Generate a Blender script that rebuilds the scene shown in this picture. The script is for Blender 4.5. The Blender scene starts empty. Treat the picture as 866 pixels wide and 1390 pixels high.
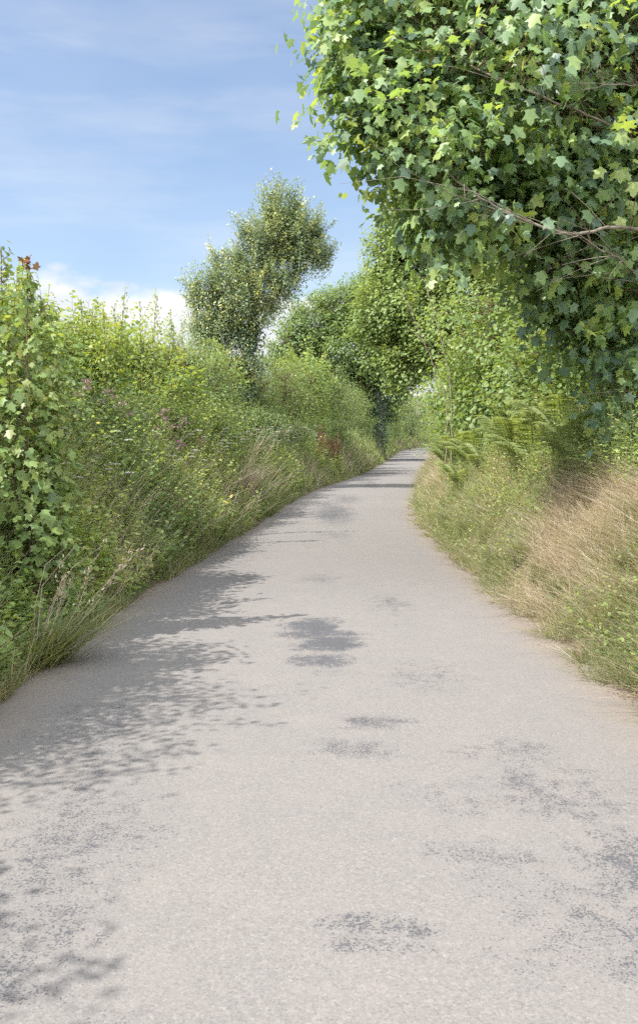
import bpy, math, random
import numpy as np
from mathutils import Vector

rng = np.random.default_rng(11)
random.seed(5)
sc = bpy.context.scene
COL = sc.collection
R = math.radians

# ------------------------------------------------------------------ camera
F, CX, HY, EYE = 1264.0, 433.0, 606.0, 1.6        # focal length in photo pixels, principal column, horizon row, eye height
def at(px, py, y):
    """point seen near photo pixel (px, py) that stands y metres ahead"""
    return np.array([(px - CX) / F * y, y, EYE + (HY - py) / F * y])

cd = bpy.data.cameras.new('camera')
cam = bpy.data.objects.new('camera', cd)
COL.objects.link(cam)
cd.sensor_fit = 'HORIZONTAL'
cd.sensor_width = 36
cd.lens = F / 866 * 36
cd.shift_y = -45 / 866
cd.clip_start = 0.05
cd.clip_end = 3000
cam.location = (0, 0, EYE)
cam.rotation_euler = (R(90) - math.atan((650 - HY) / F), 0, 0)
sc.camera = cam

# ------------------------------------------------------------------ light
SUN_AZ, SUN_EL = math.atan2(-0.92, -0.40), R(52)
world = bpy.data.worlds.new('World')
sc.world = world
world.use_nodes = True
def build_world():
    nt = world.node_tree
    N, L = nt.nodes, nt.links
    bg = N['Background']
    sky = N.new('ShaderNodeTexSky')
    sky.sky_type = 'NISHITA'
    sky.sun_disc = False
    sky.sun_elevation = SUN_EL
    sky.sun_rotation = SUN_AZ
    sky.air_density = 1.0
    sky.dust_density = 1.6
    sky.ozone_density = 1.6
    L.new(sky.outputs[0], bg.inputs[0])
    bg.inputs[1].default_value = 0.072
    tc = N.new('ShaderNodeTexCoord')
    sep = N.new('ShaderNodeSeparateXYZ')
    L.new(tc.outputs['Generated'], sep.inputs[0])
    def math_(op, a, b=None, clamp=False):
        m = N.new('ShaderNodeMath'); m.operation = op; m.use_clamp = clamp
        for i, v in enumerate((a, b)):
            if v is None: continue
            if isinstance(v, (int, float)): m.inputs[i].default_value = v
            else: L.new(v, m.inputs[i])
        return m.outputs[0]
    def noise(scale, detail, sx=1, sy=1, sz=1, rough=.55, off=0):
        mp = N.new('ShaderNodeMapping'); mp.inputs['Scale'].default_value = (sx, sy, sz); mp.inputs['Location'].default_value = (off, off * .7, off * .3)
        L.new(tc.outputs['Generated'], mp.inputs[0])
        n = N.new('ShaderNodeTexNoise'); n.inputs['Scale'].default_value = scale; n.inputs['Detail'].default_value = detail; n.inputs['Roughness'].default_value = rough
        L.new(mp.outputs[0], n.inputs['Vector'])
        return n.outputs[0]
    # cumulus bank low over the horizon
    top = math_('ADD', math_('MULTIPLY', noise(7, 5, 1, 1, 1.6, .55, .37), .15), .086)
    d = math_('SUBTRACT', top, sep.outputs[2])
    cum = math_('MULTIPLY', math_('MULTIPLY', d, 70, True), 0.93)
    # thin high cirrus
    ci = math_('MULTIPLY', math_('SUBTRACT', noise(2.6, 6, 1, 1.2, 6.5, .6, 1.9), .47), 2.6, True)
    ci = math_('ADD', math_('MULTIPLY', ci, .32), .09)
    cb = N.new('ShaderNodeBackground')
    ramp = N.new('ShaderNodeValToRGB')
    ramp.color_ramp.elements[0].position = .3; ramp.color_ramp.elements[0].color = (.66, .72, .80, 1)
    ramp.color_ramp.elements[1].position = .6; ramp.color_ramp.elements[1].color = (1, .99, .97, 1)
    L.new(noise(9, 5, 1, 1, 2.2, .5, .8), ramp.inputs[0])
    L.new(ramp.outputs[0], cb.inputs[0]); cb.inputs[1].default_value = .38
    # unseen broken white cloud added behind the camera and overhead to fill the shadows
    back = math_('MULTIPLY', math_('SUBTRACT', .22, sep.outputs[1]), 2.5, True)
    fill_puff = math_('MULTIPLY', math_('SUBTRACT', noise(3.2, 6, 1, 1, 1.5, .6, 4.2), .36), 6, True)
    over = math_('MULTIPLY', math_('MULTIPLY', fill_puff, back), .9)
    fac = math_('MAXIMUM', cum, ci)
    mix = N.new('ShaderNodeMixShader')
    L.new(fac, mix.inputs[0]); L.new(bg.outputs[0], mix.inputs[1]); L.new(cb.outputs[0], mix.inputs[2])
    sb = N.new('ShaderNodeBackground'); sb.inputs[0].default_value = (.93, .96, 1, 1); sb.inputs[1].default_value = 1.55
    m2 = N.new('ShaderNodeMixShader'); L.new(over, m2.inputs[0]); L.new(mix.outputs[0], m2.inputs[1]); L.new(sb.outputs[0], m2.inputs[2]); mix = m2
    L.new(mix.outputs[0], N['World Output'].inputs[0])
build_world()
sd = bpy.data.lights.new('sun', 'SUN')
sd.energy = 2.9
sd.angle = R(0.53)
sd.color = (1, .955, .88)
sun = bpy.data.objects.new('sun', sd)
COL.objects.link(sun)
ts = Vector((math.sin(SUN_AZ) * math.cos(SUN_EL), math.cos(SUN_AZ) * math.cos(SUN_EL), math.sin(SUN_EL)))
sun.rotation_euler = (-ts).to_track_quat('-Z', 'Y').to_euler()
sun.location = (-20, -10, 30)
SUNV = np.array(ts)
sc.view_settings.view_transform = 'Standard'
sc.view_settings.look = 'None'
sc.view_settings.gamma = 1
sc.view_settings.exposure = 1.58
sc.render.engine = 'CYCLES'
cy = sc.cycles
cy.max_bounces = 7; cy.diffuse_bounces = 4; cy.glossy_bounces = 2; cy.transmission_bounces = 4; cy.transparent_max_bounces = 4
cy.caustics_reflective = False; cy.caustics_refractive = False
cy.use_adaptive_sampling = True; cy.adaptive_threshold = 0.02
cy.use_denoising = False

# ------------------------------------------------------------------ noise, terrain
def hash2(ix, iy, seed):
    h = (ix * 374761393 + iy * 668265263 + seed * 974711) & 0x7fffffff
    h = ((h ^ (h >> 13)) * 1274126177) & 0x7fffffff
    return ((h ^ (h >> 16)) & 0xffff) / 65535.0
def vnoise(x, y, seed=0):
    x = np.asarray(x, float); y = np.asarray(y, float)
    ix = np.floor(x).astype(np.int64); iy = np.floor(y).astype(np.int64)
    fx = x - ix; fy = y - iy
    fx = fx * fx * (3 - 2 * fx); fy = fy * fy * (3 - 2 * fy)
    a = hash2(ix, iy, seed); b = hash2(ix + 1, iy, seed); c = hash2(ix, iy + 1, seed); d = hash2(ix + 1, iy + 1, seed)
    return (a * (1 - fx) + b * fx) * (1 - fy) + (c * (1 - fx) + d * fx) * fy
def fbm(x, y, seed=0, oct=3):
    s = 0; a = .5; t = 0
    for i in range(oct):
        s = s + a * vnoise(x * 2 ** i, y * 2 ** i, seed + i); t += a; a *= .5
    return s / t

TY = np.arange(-80, 420.1, .5)
def table(pts, sig):
    p = np.array(pts, float)
    v = np.interp(TY, p[:, 0], p[:, 1])
    k = np.exp(-.5 * (np.arange(-12, 12.1, .5) / sig) ** 2); k /= k.sum()
    pad = len(k) // 2
    e = np.concatenate([v[0] + (v[1] - v[0]) * np.arange(-pad, 0), v, v[-1] + (v[-1] - v[-2]) * np.arange(1, pad + 1)])
    return np.convolve(e, k, 'valid')
T_C = table([(-80, -1.5), (-30, -.3), (0, 0), (6, 0), (9, -.05), (11, .04), (14.6, .15), (19, .39), (24.5, .78), (32, 1.62), (45, 3.45), (65, 5.9), (85, 8.2), (110, 11.4), (125, 15), (140, 21), (160, 34), (200, 66), (420, 250)], 1.8)
T_W = table([(-80, 2.05), (0, 2.08), (6, 2.06), (9, 2.02), (12, 1.88), (15, 1.8), (19, 1.66), (25, 1.75), (34, 1.75), (45, 1.5), (65, 1.6), (85, 1.75), (420, 1.75)], 1.2)
T_Z = table([(-80, -.3), (0, 0), (19, 0), (24.5, .05), (32, .12), (45, .22), (85, .5), (110, 1.08), (130, 1.5), (160, 2.0), (420, 5)], 3)
def cen(y): return np.interp(y, TY, T_C)
def wid(y): return np.interp(y, TY, T_W)
def zrd(y): return np.interp(y, TY, T_Z)
PL = np.array([(0, -.02), (.10, .05), (.45, .42), (1.1, 1.08), (1.8, 1.55), (2.6, 1.85), (4, 2.0), (7, 1.7), (60, 1.7), (500, 3)])
PR = np.array([(0, -.02), (.12, .06), (.45, .5), (.95, 1.18), (1.5, 1.45), (2.4, 1.65), (4, 1.7), (8, 1.6), (60, 2), (500, 4)])
def ground(x, y):
    x = np.asarray(x, float); y = np.asarray(y, float)
    u = x - cen(y); w = wid(y)
    vl = -u - w; vr = u - w
    z = np.where(vl > 0, np.interp(vl, PL[:, 0], PL[:, 1]), np.where(vr > 0, np.interp(vr, PR[:, 0], PR[:, 1]), -.02))
    v = np.maximum(np.maximum(vl, vr), 0)
    amp = np.clip(v, 0, 1)
    z = z + amp * ((fbm(x * .9, y * .9, 3) - .5) * .46 + (fbm(x * 2.9, y * 2.9, 9) - .5) * .30)
    return zrd(y) + z
def left(y, v):  return cen(y) - wid(y) - v     # x at v metres outside the left edge of the road
def right(y, v): return cen(y) + wid(y) + v

# ------------------------------------------------------------------ mesh building
class Geo:
    def __init__(self): self.v = []; self.l = []; self.s = []; self.m = []; self.t = []; self.n = 0
    def add(self, V, loops, sizes, mat=0, tint=.5):
        V = np.asarray(V, float).reshape(-1, 3); loops = np.asarray(loops, np.int64).ravel(); sizes = np.asarray(sizes, np.int64).ravel()
        self.v.append(V); self.l.append(loops + self.n); self.s.append(sizes)
        self.m.append(np.full(len(sizes), mat, np.int32)); self.t.append(np.broadcast_to(np.asarray(tint, float), (len(sizes),)).copy())
        self.n += len(V)
    def build(self, name, mats, parent=None, smooth=False):
        me = bpy.data.meshes.new(name)
        V = np.concatenate(self.v); L = np.concatenate(self.l); S = np.concatenate(self.s)
        me.vertices.add(len(V)); me.vertices.foreach_set('co', V.astype(np.float32).ravel())
        me.loops.add(len(L)); me.loops.foreach_set('vertex_index', L.astype(np.int32))
        me.polygons.add(len(S)); st = np.concatenate([[0], np.cumsum(S)[:-1]])
        me.polygons.foreach_set('loop_start', st.astype(np.int32))
        me.polygons.foreach_set('material_index', np.concatenate(self.m))
        a = me.attributes.new('tint', 'FLOAT', 'FACE'); a.data.foreach_set('value', np.concatenate(self.t).astype(np.float32))
        for m in mats: me.materials.append(m)
        me.update(calc_edges=True)
        if smooth: me.polygons.foreach_set('use_smooth', np.ones(len(S), bool))
        o = bpy.data.objects.new(name, me); COL.objects.link(o)
        if parent is not None: o.parent = parent
        return o

def nrm(a): return a / np.maximum(np.linalg.norm(a, axis=-1, keepdims=True), 1e-9)
def rdir(n): return nrm(rng.normal(size=(n, 3)))
UP = np.array([0, 0, 1.0])

def tpl(half, fold=.22, droop=.12, petiole=0.0):
    """leaf outline -> two n-gons folded along the midrib. half: points from base to tip, y >= 0"""
    h = np.array(half, float)
    z = -np.abs(h[:, 1]) * fold - droop * h[:, 0] ** 2
    a = np.column_stack([h[:, 0], h[:, 1], z]); b = a * [1, -1, 1]
    V = np.concatenate([a, b[1:-1]]); k = len(h)
    f1 = list(range(k))[::-1]
    f2 = [0] + list(range(k, 2 * k - 2)) + [k - 1]
    return V, [f1, f2]
SYC = tpl([(0, 0), (-.10, .14), (-.08, .40), (.14, .31), (.26, .34), (.56, .62), (.56, .33), (.66, .24), (.82, .21), (1, 0)], .3, .38)
SYC_LO = tpl([(0, 0), (-.04, .40), (.5, .5), (.62, .2), (1, 0)], .25, .2)
OVAL = tpl([(0, 0), (.22, .27), (.6, .30), (1, 0)], .3, .2)
BROAD = tpl([(0, 0), (.05, .3), (.45, .42), (.8, .24), (1, 0)], .3, .25)
NARROW = tpl([(0, 0), (.3, .17), (.65, .13), (1, 0)], .3, .25)
PINNA = tpl([(0, 0), (.08, .13), (.16, .07), (.26, .13), (.34, .06), (.44, .11), (.52, .05), (.62, .08), (.70, .04), (.82, .05), (1, 0)], .15, .2)
HOLLY = tpl([(0, 0), (.25, .24), (.6, .24), (1, 0)], .45, .1)

def leaves(g, T, pos, d, n, size, mat=0, tint=.5):
    V, faces = T
    d = nrm(d); s = nrm(np.cross(n, d)); n = np.cross(d, s)
    P = pos[:, None, :] + size[:, None, None] * (V[None, :, 0, None] * d[:, None] + V[None, :, 1, None] * s[:, None] + V[None, :, 2, None] * n[:, None])
    k = len(V); base = np.arange(len(pos))[:, None] * k
    loops = np.array(sum(faces, []))[None, :] + base
    sizes = np.tile([len(f) for f in faces], len(pos))
    g.add(P.reshape(-1, 3), loops, sizes, mat, np.repeat(np.broadcast_to(tint, (len(pos),)), len(faces)))

def tube(g, pts, radii, sides=8, mat=0, tint=.5, bump=0.0):
    pts = np.array(pts, float); n = len(pts)
    t = nrm(np.gradient(pts, axis=0))
    ref = np.array([0, 1.0, 0.13]); u = nrm(np.cross(t, ref)); w = np.cross(t, u)
    an = np.arange(sides) / sides * 2 * np.pi
    rad = np.asarray(radii)[:, None] * (1 + bump * rng.uniform(-1, 1, (n, sides)))
    P = pts[:, None] + rad[..., None] * (np.cos(an)[None, :, None] * u[:, None] + np.sin(an)[None, :, None] * w[:, None])
    i = np.arange(n - 1)[:, None]; j = np.arange(sides)[None]
    a = i * sides + j; b = i * sides + (j + 1) % sides
    q = np.stack([a, b, b + sides, a + sides], -1).reshape(-1)
    g.add(P.reshape(-1, 3), q, np.full((n - 1) * sides, 4), mat, tint)
    g.add(P[-1], np.arange(sides), [sides], mat, tint)

def spline(pts, n=14, wob=0.0):
    p = np.array(pts, float)
    if len(p) == 2: p = np.array([p[0], p.mean(0), p[1]])
    q = np.concatenate([[2 * p[0] - p[1]], p, [2 * p[-1] - p[-2]]])
    out = []
    for k in range(len(p) - 1):
        a, b, c, d = q[k:k + 4]
        for t in np.linspace(0, 1, n, endpoint=(k == len(p) - 2)):
            out.append(.5 * (2 * b + (c - a) * t + (2 * a - 5 * b + 4 * c - d) * t * t + (3 * b - a - 3 * c + d) * t ** 3))
    o = np.array(out)
    if wob: o[1:-1] += rng.normal(size=(len(o) - 2, 3)) * wob
    return o

def twigs(g, A, B, r0, r1, mat=0, tint=.5, lift=.12):
    """many thin curved twigs at once, 3 sides and 4 stations"""
    n = len(A)
    if n == 0: return
    D = B - A; ln = np.linalg.norm(D, axis=1)[:, None]
    M = rng.normal(size=(n, 3)) * ln * .08 + UP * ln * lift
    T = np.array([0, .33, .67, 1.0])
    P = A[:, None] + D[:, None] * T[None, :, None] + M[:, None] * (T * (1 - T) * 4)[None, :, None]
    t = nrm(D); u = nrm(np.cross(t, np.array([.2, .3, 1.0]))); w = np.cross(t, u)
    rr = np.linspace(0, 1, 4)[None] * (np.asarray(r1) - np.asarray(r0))[..., None] + np.asarray(r0)[..., None]
    rr = np.broadcast_to(rr, (n, 4))
    an = np.arange(3) / 3 * 2 * np.pi
    Q = P[:, :, None] + rr[:, :, None, None] * (np.cos(an)[None, None, :, None] * u[:, None, None] + np.sin(an)[None, None, :, None] * w[:, None, None])
    i = np.arange(3)[:, None]; j = np.arange(3)[None]
    a = i * 3 + j; b = i * 3 + (j + 1) % 3
    q = np.stack([a, b, b + 3, a + 3], -1).reshape(-1)
    g.add(Q.reshape(-1, 3), q[None] + (np.arange(n) * 12)[:, None], np.full(n * 9, 4), mat, tint)

def blades(g, pos, h, w, az, lean, curve, mat=0, tint=.5):
    n = len(pos)
    hd = np.column_stack([np.cos(az), np.sin(az), np.zeros(n)])
    yaw = az + np.pi / 2 + rng.normal(size=n) * .6
    sd = np.column_stack([np.cos(yaw), np.sin(yaw), np.zeros(n)])
    def pt(t): return pos + UP * (h * (t - .35 * curve * t * t))[:, None] + hd * (h * (lean * t + curve * t * t))[:, None]
    a, b, c = pt(0.0), pt(.5), pt(1.0)
    W = w[:, None] * .5
    P = np.stack([a - sd * W, a + sd * W, b - sd * W * .8, b + sd * W * .8, c], 1)
    base = (np.arange(n) * 5)[:, None]
    loops = np.array([0, 1, 3, 2, 2, 3, 4])[None] + base
    g.add(P.reshape(-1, 3), loops, np.tile([4, 3], n), mat, np.repeat(np.broadcast_to(tint, (n,)), 2))

# ------------------------------------------------------------------ materials
def leaf_mat(name, cols, trans=.38, rough=.45, tcol=None, spec=.4, gain=1.4):
    m = bpy.data.materials.new(name); m.use_nodes = True
    N, L = m.node_tree.nodes, m.node_tree.links
    p = N['Principled BSDF']
    at_ = N.new('ShaderNodeAttribute'); at_.attribute_name = 'tint'
    rp = N.new('ShaderNodeValToRGB'); cr = rp.color_ramp
    for i, c in enumerate(cols):
        e = cr.elements[i] if i < 2 else cr.elements.new(1)
        e.color = (*c, 1)
    for i in range(len(cols)): cr.elements[i].position = i / (len(cols) - 1)
    for i, c in enumerate(cols): cr.elements[i].color = (*(min(.62, v * gain) for v in ((c[0] + .006, c[1], c[2] + .014) if trans > 0 else c)), 1)
    L.new(at_.outputs['Fac'], rp.inputs[0])
    ge = N.new('ShaderNodeNewGeometry'); bk = N.new('ShaderNodeMix'); bk.data_type = 'RGBA'      # paler, matt undersides
    L.new(ge.outputs['Backfacing'], bk.inputs[0]); L.new(rp.outputs[0], bk.inputs[6])
    pl = N.new('ShaderNodeMix'); pl.data_type = 'RGBA'; pl.inputs[0].default_value = .2 if trans > 0 else 0
    L.new(rp.outputs[0], pl.inputs[6]); pl.inputs[7].default_value = (.20, .24, .14, 1); L.new(pl.outputs[2], bk.inputs[7])
    L.new(bk.outputs[2], p.inputs['Base Color'])
    p.inputs['Roughness'].default_value = rough
    p.inputs['Specular IOR Level'].default_value = spec
    if trans > 0:
        tr = N.new('ShaderNodeBsdfTranslucent')
        mx = N.new('ShaderNodeMix'); mx.data_type = 'RGBA'; mx.blend_type = 'MULTIPLY'; mx.inputs[0].default_value = 1
        L.new(rp.outputs[0], mx.inputs[6]); mx.inputs[7].default_value = (*(tcol or (1.7, 1.55, .7)), 1)
        L.new(mx.outputs[2], tr.inputs[0])
        ms = N.new('ShaderNodeMixShader'); ms.inputs[0].default_value = trans
        L.new(p.outputs[0], ms.inputs[1]); L.new(tr.outputs[0], ms.inputs[2]); L.new(ms.outputs[0], N['Material Output'].inputs[0])
    return m
def noise_mat(name, c0, c1, scale=8, rough=.9, bump=.3, bdist=.02, sz=1.0):
    m = bpy.data.materials.new(name); m.use_nodes = True
    N, L = m.node_tree.nodes, m.node_tree.links
    p = N['Principled BSDF']; p.inputs['Roughness'].default_value = rough; p.inputs['Specular IOR Level'].default_value = .2
    tc = N.new('ShaderNodeTexCoord'); mp = N.new('ShaderNodeMapping'); mp.inputs['Scale'].default_value = (1, 1, sz)
    no = N.new('ShaderNodeTexNoise'); no.inputs['Scale'].default_value = scale; no.inputs['Detail'].default_value = 8; no.inputs['Roughness'].default_value = .65
    L.new(tc.outputs['Object'], mp.inputs[0]); L.new(mp.outputs[0], no.inputs['Vector'])
    rp = N.new('ShaderNodeValToRGB'); rp.color_ramp.elements[0].position = .33; rp.color_ramp.elements[1].position = .68
    rp.color_ramp.elements[0].color = (*c0, 1); rp.color_ramp.elements[1].color = (*c1, 1)
    L.new(no.outputs[0], rp.inputs[0]); L.new(rp.outputs[0], p.inputs['Base Color'])
    bp = N.new('ShaderNodeBump'); bp.inputs['Strength'].default_value = bump; bp.inputs['Distance'].default_value = bdist
    L.new(no.outputs[0], bp.inputs['Height']); L.new(bp.outputs[0], p.inputs['Normal'])
    return m

M = {}
M['syc'] = leaf_mat('sycamore leaf', [(.048, .090, .050), (.072, .125, .050), (.105, .168, .046), (.155, .20, .046)], .46, .47, spec=.6, gain=1.8)
M['syc_far'] = leaf_mat('maple leaf', [(.075, .125, .032), (.110, .165, .038), (.15, .20, .045)], .42, .5, gain=1.5)
M['syc_young'] = leaf_mat('young sycamore leaf', [(.06, .105, .03), (.095, .15, .035), (.14, .18, .04), (.14, .12, .04)], .38, .42, gain=1.6)
M['syc_mid'] = leaf_mat('mid green maple leaf', [(.065, .115, .034), (.095, .150, .038), (.130, .180, .042)], .40, .5, gain=1.4)  # darker green leaf of the round topped tree
M['holly'] = leaf_mat('holly leaf', [(.050, .080, .042), (.070, .105, .045), (.10, .13, .045), (.21, .20, .055)], .25, .45, spec=.5, gain=2.5)
M['ivy'] = leaf_mat('ivy leaf', [(.022, .05, .02), (.035, .075, .026), (.06, .10, .03)], .2, .38)
M['elm'] = leaf_mat('elm leaf', [(.070, .120, .028), (.105, .165, .033), (.150, .20, .038), (.19, .20, .05)], .42, .5, gain=1.7)
M['haw'] = leaf_mat('hawthorn leaf', [(.055, .095, .028), (.085, .13, .032), (.12, .16, .036)], .36, .45, gain=1.8)
M['bramble'] = leaf_mat('bramble leaf', [(.055, .095, .030), (.085, .135, .036), (.13, .175, .045)], .34, .42, gain=1.6)
M['hazel'] = leaf_mat('hazel leaf', [(.060, .110, .026), (.10, .155, .030), (.15, .195, .036)], .42, .45, gain=1.6)
M['herb'] = leaf_mat('herb leaf', [(.070, .115, .035), (.105, .155, .042), (.15, .195, .05), (.25, .24, .12)], .46, .5, gain=2.3)
M['fern'] = leaf_mat('bracken', [(.115, .160, .058), (.150, .195, .070), (.19, .23, .09)], .46, .5, gain=1.65)
M['grass'] = leaf_mat('green grass', [(.085, .120, .042), (.12, .155, .055), (.175, .185, .08), (.30, .25, .15)], .38, .5)
M['straw'] = leaf_mat('dry grass', [(.30, .245, .165), (.41, .345, .25), (.50, .43, .325), (.30, .27, .14)], .3, .6, tcol=(1.2, 1.1, .9), gain=1.2)
M['dock'] = leaf_mat('dock seed', [(.15, .06, .025), (.22, .09, .035), (.28, .14, .05)], .2, .7, tcol=(1.2, 1, .8), gain=1)
M['white'] = leaf_mat('white floret', [(.45, .43, .36), (.6, .58, .5), (.7, .68, .62)], .3, .6, tcol=(1.1, 1.1, 1), gain=1)
M['pink'] = leaf_mat('pink floret', [(.36, .20, .22), (.46, .28, .31), (.5, .36, .34)], .3, .6, tcol=(1.1, 1, 1), gain=1)
M['magenta'] = leaf_mat('magenta floret', [(.36, .08, .26), (.45, .14, .34)], .3, .6, tcol=(1.1, 1, 1), gain=1)
M['stem'] = leaf_mat('green stem', [(.10, .13, .045), (.16, .17, .06)], 0, .6)
M['bark'] = noise_mat('grey brown bark', (.085, .072, .055), (.24, .205, .16), 9, .9, .8, .03, .35)
M['bark_pale'] = noise_mat('pale twig bark', (.17, .14, .10), (.34, .29, .22), 14, .8, .4, .01, .4)
M['twig'] = noise_mat('twig bark', (.08, .055, .035), (.16, .11, .07), 20, .8, .2, .01)
M['litter'] = leaf_mat('dead leaf', [(.10, .07, .045), (.18, .13, .08), (.28, .21, .13)], .1, .8, tcol=(1, 1, 1), gain=1)

# ------------------------------------------------------------------ objects, parts
def tag(o, label=None, cat=None, group=None, kind=None):
    if label: o['label'] = label
    if cat: o['category'] = cat
    if group: o['group'] = group
    if kind: o['kind'] = kind
    return o
def thing(name, loc, label, cat, group=None, rz=0):
    o = bpy.data.objects.new(name, None); COL.objects.link(o)
    o.location = tuple(float(v) for v in loc); o.rotation_euler = (0, 0, rz); o.empty_display_size = .2
    return tag(o, label, cat, group)
def dup(root, loc, rz, s, label, group=None):
    r = root.copy(); COL.objects.link(r)
    r.location = tuple(float(v) for v in loc); r.rotation_euler = (0, 0, rz)
    r.scale = s if isinstance(s, tuple) else (s, s, s)
    r['label'] = label
    if group: r['group'] = group
    for ch in list(root.children):
        c = ch.copy(); COL.objects.link(c); c.parent = r
        for g in ch.children:
            d = g.copy(); COL.objects.link(d); d.parent = c
    return r

# ------------------------------------------------------------------ ground and road
def soil_mat():
    m = noise_mat('soil and turf', (.10, .08, .05), (.23, .18, .115), 3.2, .95, .6, .03)
    N, L = m.node_tree.nodes, m.node_tree.links
    p = N['Principled BSDF']
    src = p.inputs['Base Color'].links[0].from_socket
    tc = N.new('ShaderNodeTexCoord'); no = N.new('ShaderNodeTexNoise'); no.inputs['Scale'].default_value = .8; no.inputs['Detail'].default_value = 6
    L.new(tc.outputs['Object'], no.inputs['Vector'])
    rp = N.new('ShaderNodeValToRGB'); rp.color_ramp.elements[0].position = .42; rp.color_ramp.elements[1].position = .6
    L.new(no.outputs[0], rp.inputs[0])
    mx = N.new('ShaderNodeMix'); mx.data_type = 'RGBA'
    L.new(rp.outputs[0], mx.inputs[0]); L.new(src, mx.inputs[6]); mx.inputs[7].default_value = (.09, .11, .04, 1)
    L.new(mx.outputs[2], p.inputs['Base Color'])
    return m
def build_ground():
    ys = np.concatenate([np.arange(-80, -6, 2.0), np.arange(-6, 40, .16), np.arange(40, 130, .6), np.arange(130, 420.1, 4)])
    off = np.concatenate([[-900, -400, -200, -100, -50, -25, -14, -9], np.arange(-7, -1.4, .14), np.arange(-1.4, 1.5, .7), np.arange(1.5, 7.1, .14), [9, 14, 25, 50, 100, 200, 400, 900]])
    Y, O = np.meshgrid(ys, off, indexing='ij')
    far = np.abs(O) > 8
    X = cen(Y) + O
    Z = ground(X, Y)
    ny, nx = Y.shape
    i = np.arange(ny - 1)[:, None]; j = np.arange(nx - 1)[None]
    a = i * nx + j
    q = np.stack([a, a + 1, a + nx + 1, a + nx], -1).reshape(-1)
    g = Geo(); g.add(np.stack([X, Y, Z], -1).reshape(-1, 3), q, np.full((ny - 1) * (nx - 1), 4))
    tag(g.build('ground', [soil_mat()], smooth=True), kind='structure')
    # the land beyond, out to the horizon
    g = Geo()
    ysf = np.array([418., 600, 900, 1400, 2000]); xs = np.linspace(-2500, 2500, 40)
    Yf, Xf = np.meshgrid(ysf, xs, indexing='ij'); Zf = 3 + (Yf - 418) * .002 + 0 * Xf
    n2 = len(xs); i = np.arange(4)[:, None]; j = np.arange(n2 - 1)[None]; a = i * n2 + j
    g.add(np.stack([Xf, Yf, Zf], -1).reshape(-1, 3), np.stack([a, a + 1, a + n2 + 1, a + n2], -1).reshape(-1), np.full(4 * (n2 - 1), 4))
    tag(g.build('field', [noise_mat('pasture', (.08, .11, .035), (.15, .16, .06), .05, .95, .1)], smooth=True), kind='structure')
build_ground()

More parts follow.
